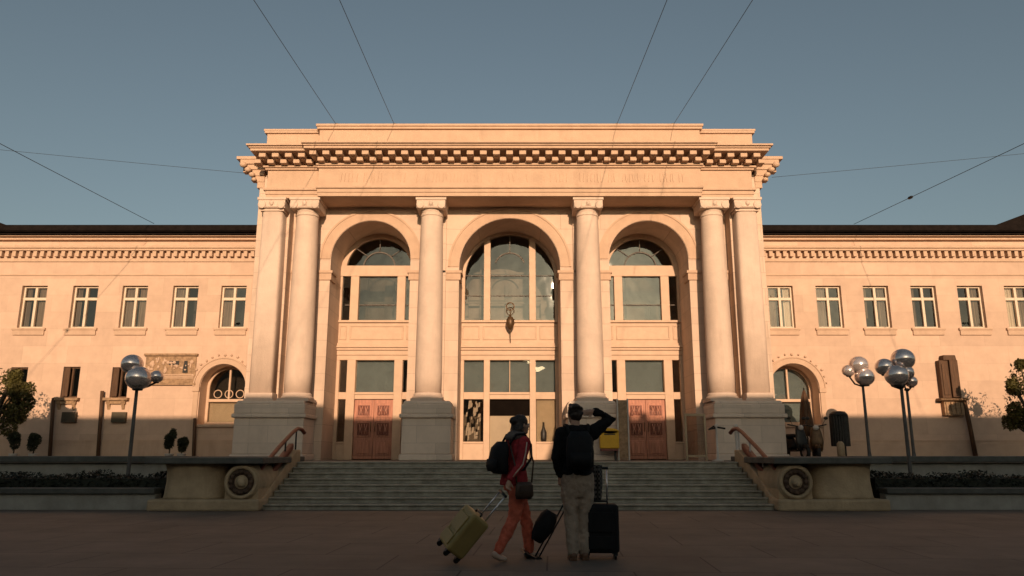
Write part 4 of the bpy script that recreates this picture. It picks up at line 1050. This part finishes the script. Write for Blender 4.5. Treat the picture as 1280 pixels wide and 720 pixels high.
for x, y in ((-.075, -.03), (.065, .01)):
    m = MB(); m.limb([((x, y-.035, .05), .046), ((x, y+.06, .045), .045), ((x, y+.17, .038), .036)]); m.box(x-.04, x+.04, y-.075, y+.20, .0, .025)
    fuse(m.build('shoe', SHOEB, P), .008, 3)
B = thing('backpack', 'charcoal backpack on the back of the person in black', 'backpack', (.85, 9.25, 0), R(4))
m = MB(); m.stack([(0, -.20, 1.02, .135, .06), (0, -.215, 1.06, .16, .085), (0, -.215, 1.22, .165, .095), (0, -.20, 1.38, .15, .085), (0, -.185, 1.455, .10, .05)]); m.build('sack', BLACKB, B, smooth=True)
m = MB(); m.stack([(0, -.29, 1.06, .11, .03), (0, -.30, 1.12, .125, .04), (0, -.30, 1.21, .12, .035)]); m.build('pocket', BLACKB, B, smooth=True)
for q in (-1, 1): MB().tube([(q*.11, -.15, 1.42), (q*.13, -.07, 1.53), (q*.14, .04, 1.54), (q*.15, .13, 1.42), (q*.17, .14, 1.25), (q*.18, .03, 1.1), (q*.13, -.13, 1.06)], .018, 8).build('strap', BLACKB, B)

# checked scarf hanging over the handle of the upright suitcase
m = MB(); rs = []
pts = [(-.09, 1.05), (-.03, 1.068), (.03, 1.05)]
for k in range(9):
    a = k/8; x = 1.03+.10*a
    row_ = []
    for i in range(15):
        f_ = i/14
        if f_ < .5: z = 1.055-(.5-f_)*2*.42; y = -.045-.02*math.sin(a*9+f_*7)
        else: z = 1.055-(f_-.5)*2*.30; y = .02+.02*math.sin(a*8+f_*5)
        if .4 < f_ < .6: y = -.045+.065*(f_-.4)/.2; z = 1.06
        row_.append((x+.03*math.sin(f_*4), 9.44+y, z))
    rs.append(row_)
vs = [[m.bm.verts.new(p) for p in r] for r in rs]
for a, b in zip(vs, vs[1:]):
    for i in range(14): m.bm.faces.new((a[i], a[i+1], b[i+1], b[i]))
SC, nt, N, L, Bp = new_mat('checked_wool')
tc = N.new('ShaderNodeTexCoord'); ck = N.new('ShaderNodeTexChecker'); ck.inputs['Scale'].default_value = 38
ck.inputs['Color1'].default_value = (.012, .012, .012, 1); ck.inputs['Color2'].default_value = (.10, .09, .08, 1)
L.new(tc.outputs['Object'], ck.inputs['Vector']); L.new(ck.outputs['Color'], Bp.inputs['Base Color']); Bp.inputs['Roughness'].default_value = .9
o = m.build('scarf', SC, None, smooth=True); tag(o, 'dark checked scarf draped over the upright suitcase handle', 'scarf')
sm = o.modifiers.new('thick', 'SOLIDIFY'); sm.thickness = .008

# --- person in red and coral, walking to the right, seen from behind and the side
YAW = R(-58)
P = thing('person', 'person in red jacket and coral trousers walking right with an olive suitcase', 'person', (.11, 9.25, 0), YAW)
HC = (.0, .09, 1.535); HF = (.15, 1, 0)
sh_l, el_l, wr_l = (-.16, .04, 1.33), (-.21, .06, 1.07), (-.17, .24, .95)
sh_r, el_r, wr_r = (.16, .03, 1.33), (.215, -.06, 1.08), (.20, -.20, .90)
def wlegs(m, g=0):
    m.limb([((.075, -.01, .88), .095+g), ((.08, -.02, .70), .083+g), ((.075, -.06, .47), .058+g), ((.07, -.15, .32), .054+g), ((.07, -.27, .12), .038+g)])
    m.limb([((-.075, .0, .88), .095+g), ((-.08, .10, .70), .083+g), ((-.075, .19, .49), .058+g), ((-.07, .22, .32), .054+g), ((-.07, .24, .10), .038+g*1.6)])
m = MB(); head(m, HC, HF, .97)
m.stack([(0, 0, .82, .15, .10), (0, .0, .93, .152, .105), (0, .0, 1.05, .12, .085), (0, .01, 1.18, .14, .10), (0, .02, 1.29, .155, .09), (0, .035, 1.37, .09, .065), (0, .05, 1.42, .05, .05)])
m.limb([(sh_l, .05), (el_l, .037), (wr_l, .025)]); m.limb([(sh_r, .05), (el_r, .037), (wr_r, .025)])
wlegs(m); hand(m, wr_l, (0, .5, -1), (1, 0, 0), .8, .9); hand(m, wr_r, (0, -.3, -1), (0, 1, 0), 1.0, .9)
m.limb([((.07, -.29, .09), .032), ((.07, -.20, .035), .026)]); m.limb([((-.07, .23, .05), .032), ((-.07, .38, .03), .026)])
fuse(m.build('body', SKIN, P), .008, 2)
eyes(P, HC, HF, .97)
m = MB(); c = Vector(HC); f = Vector(HF).normalized()
m.ball(c+Vector((0, -.018, .04)), .088, .098, .09, 18); m.ball(c+Vector((0, -.06, -.02)), .082, .07, .10, 16); m.ball(c+Vector((.0, -.085, -.10)), .07, .05, .09, 14); m.ball(c+Vector((.0, -.10, .05)), .06, .06, .055, 12); m.ball(c+Vector((.05, -.06, -.06)), .05, .06, .09, 12); m.ball(c+Vector((-.05, -.06, -.06)), .05, .06, .09, 12)
fuse(m.build('hair', HAIR, P), .009, 2, .014, .035)
m = MB()
m.stack([(0, -.02, .84, .185, .15), (0, -.01, .93, .182, .14), (0, .0, 1.05, .15, .115), (0, .01, 1.18, .165, .125), (0, .02, 1.29, .175, .115), (0, .035, 1.375, .115, .09), (0, .05, 1.42, .07, .07)])
m.limb([(sh_l, .074), (el_l, .055), ((-.172, .22, .96), .043)]); m.limb([(sh_r, .074), (el_r, .055), ((.202, -.18, .93), .043)])
fuse(m.build('jacket', RED, P), .010, 3, .034, .065)
m = MB(); m.tube([(.232, .02, 1.33), (.262, -.02, 1.20), (.268, -.06, 1.08), (.252, -.13, 1.0), (.24, -.18, .94)], .009, 6); m.build('sleeve_stripe', SHOE, P)
m = MB(); wlegs(m, .014); m.stack([(0, 0, .78, .155, .115), (0, 0, .88, .165, .12), (0, 0, .96, .15, .11)])
fuse(m.build('trousers', CORAL, P), .010, 5, .034, .075)
m = MB(); m.stack([(0, -.01, 1.36, .10, .10), (0, .0, 1.40, .115, .115), (0, .02, 1.45, .10, .095), (0, .03, 1.47, .07, .07)]); m.build('scarf', GREYC, P, smooth=True)
for (a, b) in ((((.07, -.315, .085), (.07, -.185, .03))), ((-.07, .20, .04), (-.07, .39, .03))):
    m = MB(); a, b = Vector(a), Vector(b); m.limb([(a, .040), (a.lerp(b, .5)-Vector((0, 0, .008)), .038), (b, .030)])
    fuse(m.build('shoe', SHOE, P), .008, 2)
B = thing('backpack', 'black backpack on the back of the person in red', 'backpack', (.11, 9.25, 0), YAW)
m = MB(); m.stack([(0, -.20, .97, .12, .06), (0, -.225, 1.01, .145, .095), (0, -.23, 1.14, .15, .10), (0, -.21, 1.27, .13, .09), (0, -.18, 1.34, .08, .05)]); m.build('sack', BLACKB, B, smooth=True)
m = MB(); m.stack([(0, -.31, 1.0, .10, .03), (0, -.325, 1.06, .11, .035), (0, -.32, 1.14, .10, .03)]); m.build('pocket', BLACKB, B, smooth=True)
for q in (-1, 1): MB().tube([(q*.09, -.13, 1.31), (q*.11, -.05, 1.42), (q*.12, .06, 1.43), (q*.135, .14, 1.30), (q*.16, .13, 1.15), (q*.165, .02, 1.02), (q*.12, -.13, 1.0)], .015, 8).build('strap', BLACKB, B)
B = thing('shoulder_bag', 'dark brown shoulder bag at the hip of the person in red', 'bag', (.11, 9.25, 0), YAW)
m = MB(); m.stack([(.235, -.03, .69, .035, .10), (.25, -.03, .73, .05, .12), (.25, -.03, .83, .045, .115), (.24, -.03, .88, .025, .10)]); m.build('pouch', BROWNL, B, smooth=True)
MB().box(.284, .300, -.12, .06, .77, .85).build('flap', BROWNL, B, bevel=.006)
MB().tube([(.235, .08, .87), (.20, .13, 1.1), (.10, .12, 1.35), (.0, .05, 1.44), (-.02, -.07, 1.40), (.12, -.13, 1.25), (.22, -.13, 1.05), (.24, -.13, .87)], .010, 8).build('strap', BROWNL, B)
